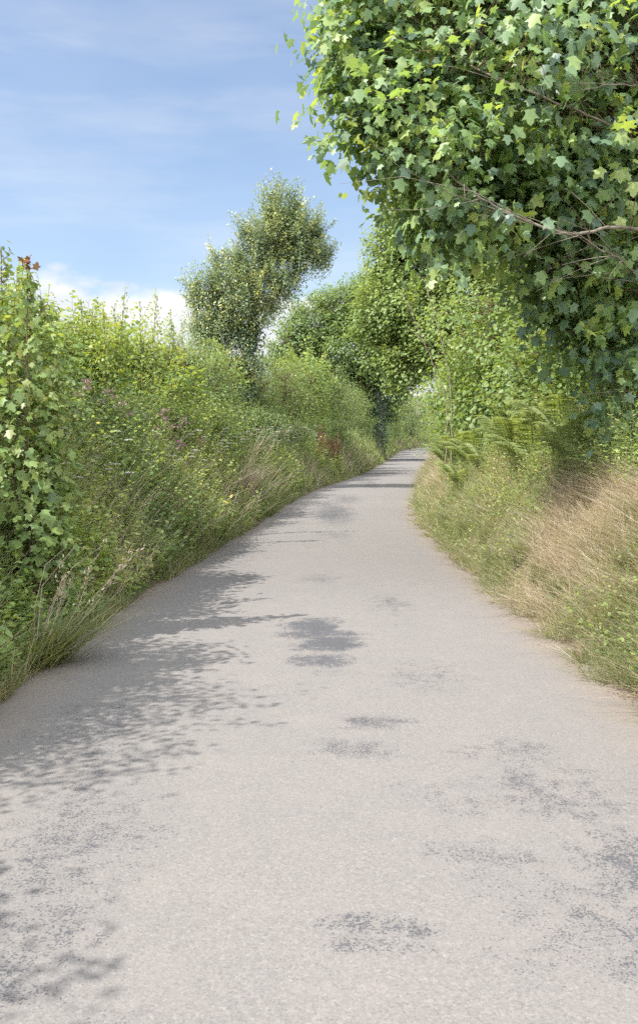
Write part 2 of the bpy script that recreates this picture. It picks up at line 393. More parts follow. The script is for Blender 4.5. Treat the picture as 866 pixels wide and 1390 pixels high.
def road_mat():
    m = bpy.data.materials.new('worn chip seal'); m.use_nodes = True
    N, L = m.node_tree.nodes, m.node_tree.links
    p = N['Principled BSDF']; p.inputs['Roughness'].default_value = .88; p.inputs['Specular IOR Level'].default_value = .25
    tc = N.new('ShaderNodeTexCoord'); P = tc.outputs['Object']
    def mt(op, a, b=None, c=None, clamp=False):
        n = N.new('ShaderNodeMath'); n.operation = op; n.use_clamp = clamp
        for i, v in enumerate((a, b, c)):
            if v is None: continue
            if isinstance(v, (int, float)): n.inputs[i].default_value = v
            else: L.new(v, n.inputs[i])
        return n.outputs[0]
    def noise(scale, detail=4, rough=.6, stretch=(1, 1, 1)):
        mp = N.new('ShaderNodeMapping'); mp.inputs['Scale'].default_value = stretch; L.new(P, mp.inputs[0])
        n = N.new('ShaderNodeTexNoise'); n.inputs['Scale'].default_value = scale; n.inputs['Detail'].default_value = detail; n.inputs['Roughness'].default_value = rough
        L.new(mp.outputs[0], n.inputs['Vector']); return n.outputs[0]
    def ss(v, a, b):
        n = N.new('ShaderNodeMapRange'); n.interpolation_type = 'SMOOTHSTEP'
        L.new(v, n.inputs[0]); n.inputs[1].default_value = a; n.inputs[2].default_value = b
        return n.outputs[0]
    def mixc(f, a, b):
        n = N.new('ShaderNodeMix'); n.data_type = 'RGBA'
        if isinstance(f, (int, float)): n.inputs[0].default_value = f
        else: L.new(f, n.inputs[0])
        for i, v in ((6, a), (7, b)):
            if isinstance(v, tuple): n.inputs[i].default_value = (*v, 1)
            else: L.new(v, n.inputs[i])
        return n.outputs[2]
    sep = N.new('ShaderNodeSeparateXYZ'); L.new(P, sep.inputs[0]); X, Y = sep.outputs[0], sep.outputs[1]
    ea = N.new('ShaderNodeAttribute'); ea.attribute_name = 'edge'; U = ea.outputs['Fac']     # signed metres from centre line / half width
    # stones
    vo = N.new('ShaderNodeTexVoronoi'); vo.inputs['Scale'].default_value = 150; L.new(P, vo.inputs['Vector'])
    sepc = N.new('ShaderNodeSeparateColor'); L.new(vo.outputs['Color'], sepc.inputs[0]); rnd = sepc.outputs[0]
    vo2 = N.new('ShaderNodeTexVoronoi'); vo2.inputs['Scale'].default_value = 95; L.new(P, vo2.inputs['Vector'])
    sepd = N.new('ShaderNodeSeparateColor'); L.new(vo2.outputs['Color'], sepd.inputs[0]); rnd2 = sepd.outputs[0]
    rp = N.new('ShaderNodeValToRGB'); cr = rp.color_ramp
    cr.elements[0].position = 0; cr.elements[0].color = (.122, .114, .110, 1)
    cr.elements[1].position = 1; cr.elements[1].color = (.234, .216, .206, 1)
    e = cr.elements.new(.25); e.color = (.155, .144, .138, 1)
    e = cr.elements.new(.75); e.color = (.188, .174, .166, 1)
    L.new(mt('ADD', mt('MULTIPLY', rnd, .55), mt('MULTIPLY', rnd2, .45)), rp.inputs[0])
    stone = rp.outputs[0]
    big = noise(.55, 6, .6)
    stone = mixc(ss(big, .35, .7), mixc(.25, stone, (.157, .15, .147)), stone)
    mid = noise(3.0, 6, .65)
    stone = mixc(mt('MULTIPLY', ss(mid, .45, .75), .25), stone, (.228, .196, .175))
    # where the chips are worn off and the bitumen shows
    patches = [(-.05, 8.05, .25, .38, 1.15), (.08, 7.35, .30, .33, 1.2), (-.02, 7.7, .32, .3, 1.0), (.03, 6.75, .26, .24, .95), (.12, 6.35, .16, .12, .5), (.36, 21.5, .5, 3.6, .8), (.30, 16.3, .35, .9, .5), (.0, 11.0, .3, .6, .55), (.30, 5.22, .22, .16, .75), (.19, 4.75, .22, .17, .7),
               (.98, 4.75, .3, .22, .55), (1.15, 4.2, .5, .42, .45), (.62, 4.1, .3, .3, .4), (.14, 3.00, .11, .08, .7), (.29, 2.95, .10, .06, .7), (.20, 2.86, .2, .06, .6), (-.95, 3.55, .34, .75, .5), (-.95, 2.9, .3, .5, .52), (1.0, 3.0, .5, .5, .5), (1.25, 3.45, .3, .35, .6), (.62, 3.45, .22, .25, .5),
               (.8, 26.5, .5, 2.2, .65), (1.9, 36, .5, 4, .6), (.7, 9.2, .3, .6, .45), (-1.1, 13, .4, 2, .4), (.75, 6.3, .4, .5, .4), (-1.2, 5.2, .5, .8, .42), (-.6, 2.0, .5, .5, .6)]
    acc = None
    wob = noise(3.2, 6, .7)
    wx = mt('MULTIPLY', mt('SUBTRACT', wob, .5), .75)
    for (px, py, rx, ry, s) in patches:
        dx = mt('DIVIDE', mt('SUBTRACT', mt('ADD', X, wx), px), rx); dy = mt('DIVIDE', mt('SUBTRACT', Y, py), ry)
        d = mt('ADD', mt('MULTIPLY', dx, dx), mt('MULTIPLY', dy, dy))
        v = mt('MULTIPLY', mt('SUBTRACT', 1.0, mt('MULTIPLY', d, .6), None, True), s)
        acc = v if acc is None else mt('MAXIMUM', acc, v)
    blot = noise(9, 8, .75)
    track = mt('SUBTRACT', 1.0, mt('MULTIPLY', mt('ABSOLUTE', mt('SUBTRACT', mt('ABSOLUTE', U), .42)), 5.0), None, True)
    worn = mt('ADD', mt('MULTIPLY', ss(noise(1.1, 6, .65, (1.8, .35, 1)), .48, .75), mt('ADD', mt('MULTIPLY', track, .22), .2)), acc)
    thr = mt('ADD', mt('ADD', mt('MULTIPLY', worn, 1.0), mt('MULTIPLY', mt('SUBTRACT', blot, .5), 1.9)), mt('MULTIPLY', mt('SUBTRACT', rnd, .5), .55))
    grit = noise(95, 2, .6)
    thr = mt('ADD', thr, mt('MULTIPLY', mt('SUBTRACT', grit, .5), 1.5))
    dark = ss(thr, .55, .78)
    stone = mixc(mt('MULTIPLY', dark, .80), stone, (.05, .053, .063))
    # sandy dust and soil along both edges
    au = mt('ABSOLUTE', U)
    en = mt('ADD', au, mt('MULTIPLY', mt('SUBTRACT', noise(1.7, 6, .65), .5), .22))
    dust = mt('MULTIPLY', ss(en, .72, .98), .42)
    stone = mixc(dust, stone, (.24, .18, .13))
    en2 = mt('ADD', au, mt('MULTIPLY', mt('SUBTRACT', noise(4.5, 6, .7), .5), .16))
    soil = ss(en2, .945, 1.0)
    stone = mixc(mt('MULTIPLY', soil, .85), stone, (.13, .095, .065))
    L.new(stone, p.inputs['Base Color'])
    h = mt('ADD', mt('MULTIPLY', vo.outputs['Distance'], -.6), mt('MULTIPLY', mid, .5))
    bp = N.new('ShaderNodeBump'); bp.inputs['Strength'].default_value = .3; bp.inputs['Distance'].default_value = .003
    L.new(h, bp.inputs['Height']); L.new(bp.outputs[0], p.inputs['Normal'])
    return m
def build_road():
    ys = np.concatenate([np.arange(-79, 0, 1.0), np.arange(0, 60, .25), np.arange(60, 300, 1.0)])
    us = np.linspace(-1.045, 1.045, 17)
    Y, U = np.meshgrid(ys, us, indexing='ij')
    wob = (fbm(Y * 2.1, U * 0 + 3 * np.sign(U), 21) - .5) * .40 * (np.abs(U) > .98)
    X = cen(Y) + U * wid(Y) + wob * np.sign(U)
    Z = zrd(Y) + .035 * (1 - U ** 2) + .004 - .02 * (np.abs(U) > 1.0) + (fbm(X * .8, Y * .8, 31) - .5) * .015
    ny, nx = Y.shape
    i = np.arange(ny - 1)[:, None]; j = np.arange(nx - 1)[None]; a = i * nx + j
    g = Geo(); g.add(np.stack([X, Y, Z], -1).reshape(-1, 3), np.stack([a, a + 1, a + nx + 1, a + nx], -1).reshape(-1), np.full((ny - 1) * (nx - 1), 4))
    o = g.build('road', [road_mat()], smooth=True)
    at_ = o.data.attributes.new('edge', 'FLOAT', 'POINT'); at_.data.foreach_set('value', U.astype(np.float32).ravel())
    tag(o, kind='structure')
build_road()

# ------------------------------------------------------------------ grass, undergrowth, litter (stuff)
def ysamp(n, y0, y1, p=1.6):
    """stations along the lane, denser near the camera"""
    t = rng.uniform(size=n)
    a, b = (max(y0, 2.5)) ** (1 - p), y1 ** (1 - p)
    return (a + t * (b - a)) ** (1 / (1 - p))
def wmin(y, w): return np.maximum(w, .00055 * np.abs(y))

def build_left_grass():
    g = Geo()
    n = 52000
    y = np.concatenate([ysamp(n, 4, 75, 1.5), rng.uniform(-6, 5, 5000)]); n = len(y)
    v = np.abs(rng.normal(size=n)) * .75 - .10
    keep = (fbm(y * .8, v * 1.5, 4) + rng.normal(size=n) * .08 > .47) | (v > .55)
    y, v = y[keep], v[keep]; n = len(y)
    x = left(y, v) + (fbm(y * 1.7, y * 0, 5) - .5) * .25
    pos = np.column_stack([x, y, ground(x, y) - .01])
    h = (.12 + .38 * rng.uniform(size=n) ** 1.5) * (.7 + .8 * np.clip(v, 0, 1)) * (.6 + .8 * fbm(x * 2, y * 2, 8))
    az = np.where(rng.uniform(size=n) < .40, rng.normal(size=n) * .9, rng.uniform(-np.pi, np.pi, n))
    tint = np.clip(.42 + rng.normal(size=n) * .22 + (fbm(x, y, 14) - .5) * .6 + .45 * (rng.uniform(size=n) < .22), 0, 1)
    blades(g, pos, h, wmin(y, rng.uniform(.004, .009, n)), az, rng.uniform(.1, .5, n), rng.uniform(.1, .7, n), 0, tint)
    n = 9500        # seeding stalks and dead blades
    y = np.concatenate([ysamp(n, 4.5, 60, 1.5), rng.uniform(-5, 5, 300)]); n = len(y)
    v = rng.uniform(.05, 1.9, n); x = left(y, v); k = fbm(x * .8, y * .8, 47) + rng.normal(size=n) * .07 > .5
    x, y, v = x[k], y[k], v[k]; n = len(y)
    blades(g, np.column_stack([x, y, ground(x, y)]), rng.uniform(.35, .95, n), wmin(y, rng.uniform(.003, .006, n)), np.where(rng.uniform(size=n) < .5, rng.normal(size=n) * .7, rng.uniform(-3.14, 3.14, n)), rng.uniform(.1, .8, n), rng.uniform(0, .6, n), 1, np.clip(.5 + rng.normal(size=n) * .25, 0, 1))
    tag(g.build('verge_grass', [M['grass'], M['straw']]), 'green roadside grass along the foot of the left hedge', 'grass', kind='stuff')
build_left_grass()

def herbs(g, y, x, h, leafsize, per=10, mat=0, stemmat=1, T=NARROW, lean=None, tb=.45):
    """upright leafy weeds: a thin stem with leaves in pairs"""
    n = len(y)
    z = ground(x, y) - .02
    A = np.column_stack([x, y, z])
    dirv = nrm(np.column_stack([rng.normal(size=n) * .22, rng.normal(size=n) * .2, np.ones(n)]) + (0 if lean is None else lean))
    B = A + dirv * h[:, None]
    twigs(g, A, B, np.maximum(.0028, .00022 * np.abs(y)), np.maximum(.0012, .00015 * np.abs(y)), stemmat, rng.uniform(size=n * 9), 0)
    t = np.tile(np.linspace(.22, 1, per), (n, 1)) + rng.normal(size=(n, per)) * .04
    pos = A[:, None] + (B - A)[:, None] * t[..., None]
    ang = np.cumsum(np.full((n, per), 2.3), 1) + rng.uniform(0, 6.3, (n, 1))
    d = np.stack([np.cos(ang), np.sin(ang), rng.normal(size=(n, per)) * .35 + .1], -1).reshape(-1, 3)
    nn = nrm(UP * .7 + .4 * d + SUNV * .5 + rng.normal(size=(n * per, 3)) * .35)
    sz = (np.broadcast_to(leafsize[:, None], (n, per)) * (1.15 - .55 * t) * rng.uniform(.7, 1.2, (n, per))).ravel()
    tint = np.clip(tb + np.repeat(rng.normal(size=n) * .16 + (fbm(x * .9, y * .9, 77) - .5) * 1.1, per) + rng.normal(size=n * per) * .12, 0, 1)
    leaves(g, T, pos.reshape(-1, 3), d, nn, sz, mat, tint)

def build_left_undergrowth():
    g = Geo()
    n = 13500
    y = np.concatenate([ysamp(n, 4.5, 135, 1.42), rng.uniform(-6, 5, 700)]); n = len(y)
    v = .06 + 2.7 * rng.uniform(size=n) ** .9
    x = left(y, v)
    dens = fbm(x * 1.1, y * 1.1, 41)
    h = (.34 + .42 * np.clip(v, 0, 1.0)) * np.clip(2.6 * dens - .35, .3, 2) * rng.uniform(.65, 1.3, n)
    ls = np.maximum(rng.uniform(.05, .125, n), .0013 * np.abs(y))
    kind = fbm(x * .6, y * .6, 55) + rng.normal(size=n) * .08
    for T, lo, hi, tb in ((NARROW, -9, .46, .42), (OVAL, .46, .56, .5), (BROAD, .56, 9, .36)):
        k = (kind >= lo) & (kind < hi)
        herbs(g, y[k], x[k], h[k], ls[k] * (.8 if T is BROAD else 1), 12, 0, 1, T, np.array([.32, -.05, 0]), tb)
    # feathery stuff lower down: cleavers and vetch
    n = 42000
    y = np.concatenate([ysamp(n, 4.5, 50, 1.6), rng.uniform(-5, 5, 2500)]); n = len(y)
    v = rng.uniform(.0, 2.4, n); x = left(y, v)
    z = ground(x, y) + rng.uniform(0, .5, n) * (.25 + .75 * np.clip(v, 0, 1)) * (.5 + fbm(x * 1.5, y * 1.5, 61))
    leaves(g, OVAL, np.column_stack([x, y, z]), rdir(n) * [1, 1, .5], nrm(UP * .7 + [.4, -.2, 0] + rdir(n) * .7), np.maximum(rng.uniform(.018, .04, n), .0011 * np.abs(y)), 0, np.clip(.5 + rng.normal(size=n) * .22, 0, 1))
    tag(g.build('undergrowth', [M['herb'], M['stem']]), 'tangle of nettles, cleavers and weeds on the bank under the left hedge', 'undergrowth', kind='stuff')
build_left_undergrowth()

def bank_dry(x, y, v):
    """how parched the right bank is here, 0 green .. 1 straw"""
    return np.clip((fbm(x * .9 + 4, y * .45, 71) - .5) * 2.8 + .86 + .30 * np.clip((12.5 - y) / 4, -.6, 1) - 1.2 * np.abs(v - .82) + np.where(v < .3, -.25, 0), 0, 1)

def build_right_grass():
    gg, gs = Geo(), Geo()
    n = 118000
    y = np.concatenate([ysamp(n, 3.6, 60, 1.55), rng.uniform(-6, 4, 8000)]); n = len(y)
    v = rng.uniform(-.14, 1.75, n)
    k = (v > .04) | (fbm(y * 2.3, y * 0 + 2, 12) > .5 + rng.uniform(-.05, .05, n)); y, v = y[k], v[k]; n = len(y)
    x = right(y, v) + (fbm(y * 1.9, y * 0 + 7, 6) - .5) * .2 * (v < .3)
    dry = bank_dry(x, y, v)
    isdry = rng.uniform(size=n) < (.14 + .64 * dry)
    tall = fbm(x * 1.6, y * 1.6, 81)
    slope = np.clip(v, 0, 1)
    clump = .45 + 1.1 * fbm(x * 5.5, y * 5.5, 27)
    h = clump * np.where(isdry, .08 + .22 * rng.uniform(size=n) ** 1.3, .07 + .26 * rng.uniform(size=n) ** 1.6 * (.3 + 1.5 * tall)) * np.where(v < .06, .6, 1)
    az = np.where(rng.uniform(size=n) < .85, np.pi + rng.normal(size=n) * 1.15, rng.uniform(-np.pi, np.pi, n))
    ln = np.where(isdry, rng.uniform(.2, 2.2, n), rng.uniform(.1, 1.0, n)); cu = np.where(isdry, rng.uniform(-.3, 1.6, n), rng.uniform(.2, 1.6, n))
    pos = np.column_stack([x, y, ground(x, y) - .012])
    w = wmin(y, rng.uniform(.004, .008, n))
    k = ~isdry
    blades(gg, pos[k], h[k], w[k], az[k], ln[k], cu[k], 0, np.clip(.42 + rng.normal(size=k.sum()) * .2 + .3 * dry[k], 0, 1))
    k = isdry
    blades(gs, pos[k], h[k], w[k] * .8, az[k], ln[k], cu[k], 0, np.clip(.45 + rng.normal(size=k.sum()) * .25, 0, 1))
    # small broad leaved weeds in the green parts
    n = 15000
    y = ysamp(n, 4, 40, 1.6); v = rng.uniform(0.05, 1.5, n); x = right(y, v)
    k = rng.uniform(size=n) > bank_dry(x, y, v) * 1.25
    y, v, x = y[k], v[k], x[k]; n = len(y)
    leaves(gg, OVAL, np.column_stack([x, y, ground(x, y) + rng.uniform(.02, .2, n)]), rdir(n) * [1, 1, .5], nrm(UP * .7 + [-.6, -.2, 0] + rdir(n) * .6), np.maximum(rng.uniform(.02, .05, n), .0012 * y), 1, np.clip(.45 + rng.normal(size=n) * .2, 0, 1))
    tag(gg.build('bank_grass', [M['grass'], M['herb']]), 'green grass and small weeds at the foot of the right bank', 'grass', kind='stuff')
    tag(gs.build('dry_grass', [M['straw']]), 'parched straw coloured grass on the slope of the right bank', 'dry grass', kind='stuff')
build_right_grass()

def build_right_undergrowth():
    g = Geo()
    n = 6500
    y = ysamp(n, 8.5, 70, 1.4); v = .62 + 1.9 * rng.uniform(size=n) + .35 * (y < 11)
    x = right(y, v)
    h = (.25 + .60 * fbm(x, y, 91)) * rng.uniform(.7, 1.3, n) * np.clip((v - .3) * 1.2, .4, 1.25)
    ls = np.maximum(rng.uniform(.045, .09, n), .0013 * y)
    herbs(g, y, x, h, ls, 11, 0, 1, NARROW, np.array([-.2, 0, 0]), .5)
    tag(g.build('bank_undergrowth', [M['herb'], M['stem']]), 'leafy weeds growing among the ferns along the top of the right bank', 'undergrowth', kind='stuff')
build_right_undergrowth()

def build_litter():
    g = Geo()
    n = 5200
    y = ysamp(n, 3.2, 40, 1.5); side = rng.uniform(size=n) < .55
    off = np.abs(rng.normal(size=n)) * .13 - .04
    k = fbm(y * 1.1, side * 5.0, 19) + rng.normal(size=n) * .05 > .5; y, side, off = y[k], side[k], off[k]; n = len(y)
    x = np.where(side, left(y, -off), right(y, -off))
    z = zrd(y) + .035 * (1 - np.minimum(1, (x - cen(y)) ** 2 / wid(y) ** 2)) + .012
    leaves(g, OVAL, np.column_stack([x, y, z]), rdir(n) * [1, 1, .1], nrm(UP + rdir(n) * .4), rng.uniform(.008, .028, n), 0, rng.uniform(size=n))
    tag(g.build('leaf_litter', [M['litter']]), 'dead leaves and crumbs of soil along both edges of the road', 'leaf litter', kind='stuff')
build_litter()

# ------------------------------------------------------------------ trees
def blob_points(blobs, n, shell=.5):
    B = np.array(blobs, float)
    w = (B[:, 3] * B[:, 4] * B[:, 5]) ** .75; idx = rng.choice(len(B), n, p=w / w.sum())
    d = rdir(n); r = (shell ** 3 + (1 - shell ** 3) * rng.uniform(size=n)) ** (1 / 3)
    lump = .82 + .36 * vnoise(d[:, 0] * 2.2 + idx * 3.1, d[:, 2] * 2.2 + d[:, 1] * 1.7 + idx, 5)
    return B[idx, :3] + d * B[idx, 3:] * (r * lump)[:, None], d

def crown(g, blobs, nodes, ncl, per, T, size, crad, leafmat=0, twigmat=1, up=.8, out=.5, rnd=.6, droop=.25, shell=.5, tb=.45, tv=.14, twig_r=.012, flat=.55, sub=6, hang=0, subq=(.85, 1.12)):
    """clusters of single leaves on twigs through the volume of the lobes; returns nothing, adds to g"""
    if sub:
        extra = []
        for (x, y, z, rx, ry, rz) in blobs:
            for d in rdir(sub):
                k = rng.uniform(.22, .42); q = rng.uniform(*subq)
                extra.append((x + d[0] * rx * q, y + d[1] * ry * q, z + d[2] * rz * q, rx * k, ry * k, rz * k))
        blobs = list(blobs) + extra
    C, o = blob_points(blobs, ncl, shell)
    nodes = np.array(nodes, float)
    D = np.linalg.norm(C[:, None] - nodes[None], axis=2) + .35 * np.maximum(0, nodes[None, :, 2] - C[:, None, 2])
    A = nodes[D.argmin(1)]
    twigs(g, A, C, np.full(ncl, twig_r), np.full(ncl, twig_r * .3), twigmat, .5, .1)
    n = ncl * per
    off = rng.normal(size=(n, 3)) * crad * [1, 1, flat]
    Cr = np.repeat(C, per, 0); orr = np.repeat(o, per, 0)
    pos = Cr + off
    nn = nrm(UP * up + orr * out + np.repeat(rdir(ncl), per, 0) * rnd * .8 + rdir(n) * rnd * .6 + SUNV * .45)
    d = rdir(n) + nrm(off) * .8 + orr * .4; d[:, 2] -= droop
    d = d - nn * (d * nn).sum(1)[:, None]; d[:, 2] -= droop * .8
    if hang:        # leaves that hang like shingles, faces turned out of the crown
        oh = nrm(orr * [1, 1, .3] + SUNV * .35 + np.repeat(rdir(ncl), per, 0) * .5 + rdir(n) * .28); k = rng.uniform(size=n) < hang
        nn = np.where(k[:, None], nrm(oh + UP * .45), nn); dd = rdir(n) * .75 - UP * 1.0 + oh * .3; d = np.where(k[:, None], dd, d)
    sz = size * rng.uniform(.45, 1.2, n)
    tint = np.clip(tb + np.repeat(rng.normal(size=ncl) * tv, per) + rng.normal(size=n) * tv * .8, 0, 1)
    leaves(g, T, pos, d, nn, sz, leafmat, tint)

def sprays(g, blobs, n, length, T, size, per=14, leafmat=0, twigmat=1, lift=.7, tb=.5, tv=.15, wide=.16, q=(.72, 1.02)):
    """leafy shoots that grow out of the lobes and break up their outline"""
    B = np.array(blobs, float); w = (B[:, 3] * B[:, 5]); i = rng.choice(len(B), n, p=w / w.sum())
    o = rdir(n); o[:, 2] = np.abs(o[:, 2]) * .8 - .15; o = nrm(o)
    A = B[i, :3] + o * B[i, 3:] * rng.uniform(*q, n)[:, None]
    D = nrm(o + UP * lift + rdir(n) * .35) * (length * rng.uniform(.5, 1.15, n))[:, None]
    twigs(g, A - D * .5, A + D, np.full(n, size * .06), np.full(n, size * .025), twigmat, .5, .06)
    t = np.tile(np.linspace(-.3, 1.05, per), (n, 1)) + rng.normal(size=(n, per)) * .04
    an = np.cumsum(np.full((n, per), 2.4), 1) + rng.uniform(0, 6.3, (n, 1))
    Dn = nrm(D); u = nrm(np.cross(Dn, rdir(n))); v = np.cross(Dn, u)
    rad = np.cos(an)[..., None] * u[:, None] + np.sin(an)[..., None] * v[:, None]
    pos = A[:, None] + D[:, None] * t[..., None] + rad * (wide * length * (1.15 - t) * rng.uniform(.2, 1, (n, per)))[..., None]
    d = (rad + Dn[:, None] * .8).reshape(-1, 3) + rdir(n * per) * .3
    nn = nrm(UP * .7 + rad.reshape(-1, 3) * .3 + SUNV * .4 + rdir(n * per) * .4)
    tint = np.clip(tb + np.repeat(rng.normal(size=n) * tv, per) + (t.ravel() - .3) * .25 + rng.normal(size=n * per) * tv * .6, 0, 1)
    leaves(g, T, pos.reshape(-1, 3), d, nn, size * rng.uniform(.55, 1.1, n * per), leafmat, tint)

def L_(px, py, y, r, ry=None, rz=None):
    p = at(px, py, y); return (*p, r, ry or r, rz or r)

def tree(name, base, trunk, limbs, blobs, label, cat, group=None, mats=None, trunk_r=(.25, .12), limb_r=(.09, .025), crown_kw=None, bark='bark', crown_name='crown', spray=None):
    t = thing(name, base, label, cat, group)
    b = np.array(base)
    sp = spline(trunk, 12, .012) - b
    g = Geo(); rr = np.linspace(trunk_r[0], trunk_r[1], len(sp)); rr[:4] *= np.array([1.45, 1.25, 1.12, 1.05])
    tube(g, sp, rr, 14, 0, .5, .06); tr = g.build('trunk', [M[bark]], t, True)
    nodes = [sp[len(sp) // 2:]]
    for k, l in enumerate(limbs):
        s = spline(l, 10, .006) - b
        g = Geo(); r0, r1 = (limb_r if not isinstance(limb_r, list) else limb_r[k])
        tube(g, s, np.linspace(r0, r1, len(s)), 9, 0, .5, .05); 
        k2 = rng.integers(len(s) // 4, len(s), 16); e = rdir(16) * [1, 1, .5] + nrm(s[-1] - s[0]) * .8 - UP * .15        # side twigs
        twigs(g, s[k2], s[k2] + e * (np.linalg.norm(s[-1] - s[0]) * rng.uniform(.08, .22, 16))[:, None], np.full(16, r1 * .8), np.full(16, r1 * .3), 0, .5, .05)
        g.build('branch', [M[bark]], t, True)
        nodes.append(s[2:])
    nodes = np.concatenate(nodes)
    bl = [(x - b[0], y - b[1], z - b[2], rx, ry, rz) for (x, y, z, rx, ry, rz) in blobs]
    g = Geo(); crown(g, bl, nodes, **crown_kw)
    if spray: sprays(g, bl, **spray)
    g.build(crown_name, mats, t)
    return t

# the big sycamore over the right side
bx, by = 6.6, 11.3
S0 = (bx, by, float(ground(bx, by)) - .1)
big = [L_(545, 20, 9.84, 0.94), L_(600, -130, 10.32, 1.56), L_(553, 165, 9.36, 0.74), L_(515, 85, 9.60, 0.54), L_(625, 235, 9.48, 0.86), L_(690, 100, 9.84, 1.38), L_(790, 215, 9.84, 1.02), L_(870, 130, 10.32, 1.32), L_(850, 350, 10.32, 0.74),
       L_(885, 470, 10.32, 0.74), L_(893, 575, 10.08, 0.50), L_(830, 430, 10.56, 0.60), L_(800, 310, 9.96, 0.72), L_(470, 30, 9.84, 0.48), L_(500, 175, 9.60, 0.42), L_(640, 320, 9.96, 0.36), L_(760, 60, 12.24, 1.44), L_(840, 240, 12.36, 1.32), L_(680, 180, 11.28, 0.96), L_(590, 290, 9.72, 0.43), L_(700, 275, 9.84, 0.60), L_(760, -120, 10.56, 1.92), L_(960, 20, 11.04, 1.92), L_(1000, 260, 11.28, 1.44), L_(1150, 100, 11.76, 2.28), L_(1050, -250, 12.00, 2.64), L_(850, -350, 11.76, 2.40), L_(1300, -100, 12.60, 2.76), L_(1250, 300, 12.00, 1.92), L_(1050, 430, 11.04, 1.08)]
tr_top = np.array([bx - .3, by + .1, 8.0])
limbs = [[(bx - .05, by, 3.0), at(960, 235, 10.80), at(820, 172, 9.12), at(690, 120, 8.76), at(560, 60, 9.84)],
         [(bx - .05, by, 2.7), at(980, 350, 10.08), at(850, 312, 9.00), at(760, 318, 8.76), at(640, 265, 8.76), at(560, 190, 9.48)],
         [(bx, by, 2.9), at(930, 440, 10.20), at(850, 362, 9.24), at(800, 335, 9.12)],
         [(bx - .1, by, 3.6), at(940, 110, 10.92), at(800, 20, 10.56), at(680, -60, 10.32), at(590, -110, 10.20)],
         [(bx - .05, by, 3.2), at(940, 150, 10.08), at(850, 122, 9.00), at(770, 130, 8.64)],
         [(bx - .2, by, 4.6), at(900, -150, 11.40), at(800, -280, 11.52)],
         [(bx, by, 4.2), at(1250, 60, 12.00), at(1320, -100, 12.48)],
         [(bx, by, 2.4), at(980, 480, 10.68), at(910, 520, 10.32), at(885, 575, 10.08)],
         [at(850, 315, 10.20), at(770, 360, 9.96), at(700, 330, 9.84)]]
big += [L_(762, 395, 10.4, .55), L_(805, 455, 10.3, .5), L_(838, 525, 10.2, .42), L_(735, 340, 10.2, .5)]
tree('sycamore_tree', S0, [S0, (bx - .05, by, 2.5), (bx - .2, by, 4.6), tr_top], limbs, big,
     'huge dark green sycamore with long bare limbs overhanging the lane at upper right', 'tree', None, [M['syc'], M['twig']], (.30, .13),
     [(.018, .006), (.026, .006), (.022, .008), (.02, .007), (.014, .004), (.06, .02), (.07, .02), (.035, .01), (.03, .01)],
     dict(ncl=7000, per=16, T=SYC, size=.114, crad=.17, hang=.30, shell=.4, up=.6, out=.6, rnd=.6, droop=.45, tb=.5, tv=.22, twig_r=.006), spray=dict(n=1100, length=.5, T=SYC, size=.12, per=14, lift=.1, tb=.55, wide=.3))

# holly on the left hedge line
hb = at(325, 560, 32); hb[2] = ground(hb[0], 32) - .1
hol = [L_(378, 300, 32, .55), L_(400, 325, 32, .75), L_(415, 355, 32, .6), L_(368, 335, 32, .75), L_(345, 365, 32.2, .75), L_(385, 385, 32, .65), L_(315, 390, 31.8, .75), L_(345, 415, 31.6, .75), L_(285, 415, 32, .6), L_(300, 450, 32, .75), L_(330, 455, 32, .5),
       L_(275, 455, 32, .5), L_(280, 500, 31.8, .65), L_(300, 540, 31.6, .7), L_(318, 505, 31.7, .5), L_(340, 500, 31.6, .35), L_(374, 280, 32, .24, None, .6), L_(398, 285, 32, .22, None, .55), L_(428, 318, 32, .25, None, .6), L_(440, 350, 32, .24, None, .4), L_(336, 325, 32, .22, None, .55), L_(300, 365, 32, .22, None, .55), L_(264, 400, 32, .22, None, .5)]
tree('holly_tree', hb, [hb, at(330, 510, 32), at(338, 455, 32), at(350, 400, 32), at(366, 330, 32)],
     [[at(338, 455, 32), at(310, 420, 31.8), at(285, 400, 31.8)], [at(345, 430, 32), at(385, 390, 32.1), at(412, 350, 32.1)], [at(350, 400, 32), at(335, 360, 32), at(322, 350, 32)], [at(332, 500, 32), at(305, 480, 31.8), at(290, 450, 31.8)]], hol,
     'tall leaning holly with yellowish tips standing above the left hedge against the sky', 'tree', None, [M['holly'], M['twig']], (.2, .06), (.06, .02),
     dict(ncl=1900, per=22, T=HOLLY, size=.10, crad=.12, shell=.3, up=.5, out=.5, rnd=.8, droop=.0, tb=.42, tv=.22, twig_r=.009, flat=1.0, sub=4, subq=(.7, 1.0)), spray=dict(n=1300, length=.7, T=HOLLY, size=.095, per=26, lift=1.0, tb=.36, tv=.2, wide=.16, q=(.6, 1.1)))
def ivy_on(root, p, n, rad, size, spread=.12):
    g = Geo(); b = np.array(root.location)
    s = spline(p, 20) - b
    i = rng.integers(0, len(s), n); d = rdir(n) * [1, 1, .4]; d = nrm(d)
    pos = s[i] + d * (rad + rng.exponential(spread, n))[:, None] + rng.normal(size=(n, 3)) * .05
    leaves(g, BROAD, pos, rdir(n) + [0, 0, -.8], nrm(d + UP * .4 + rdir(n) * .4), size * rng.uniform(.6, 1.2, n), 0, rng.uniform(size=n))
    g.build('ivy', [M['ivy']], root)
ivy_on(bpy.data.objects['holly_tree'], [hb, at(333, 530, 32), at(340, 480, 32), at(342, 440, 32)], 2600, .16, .09, .14)

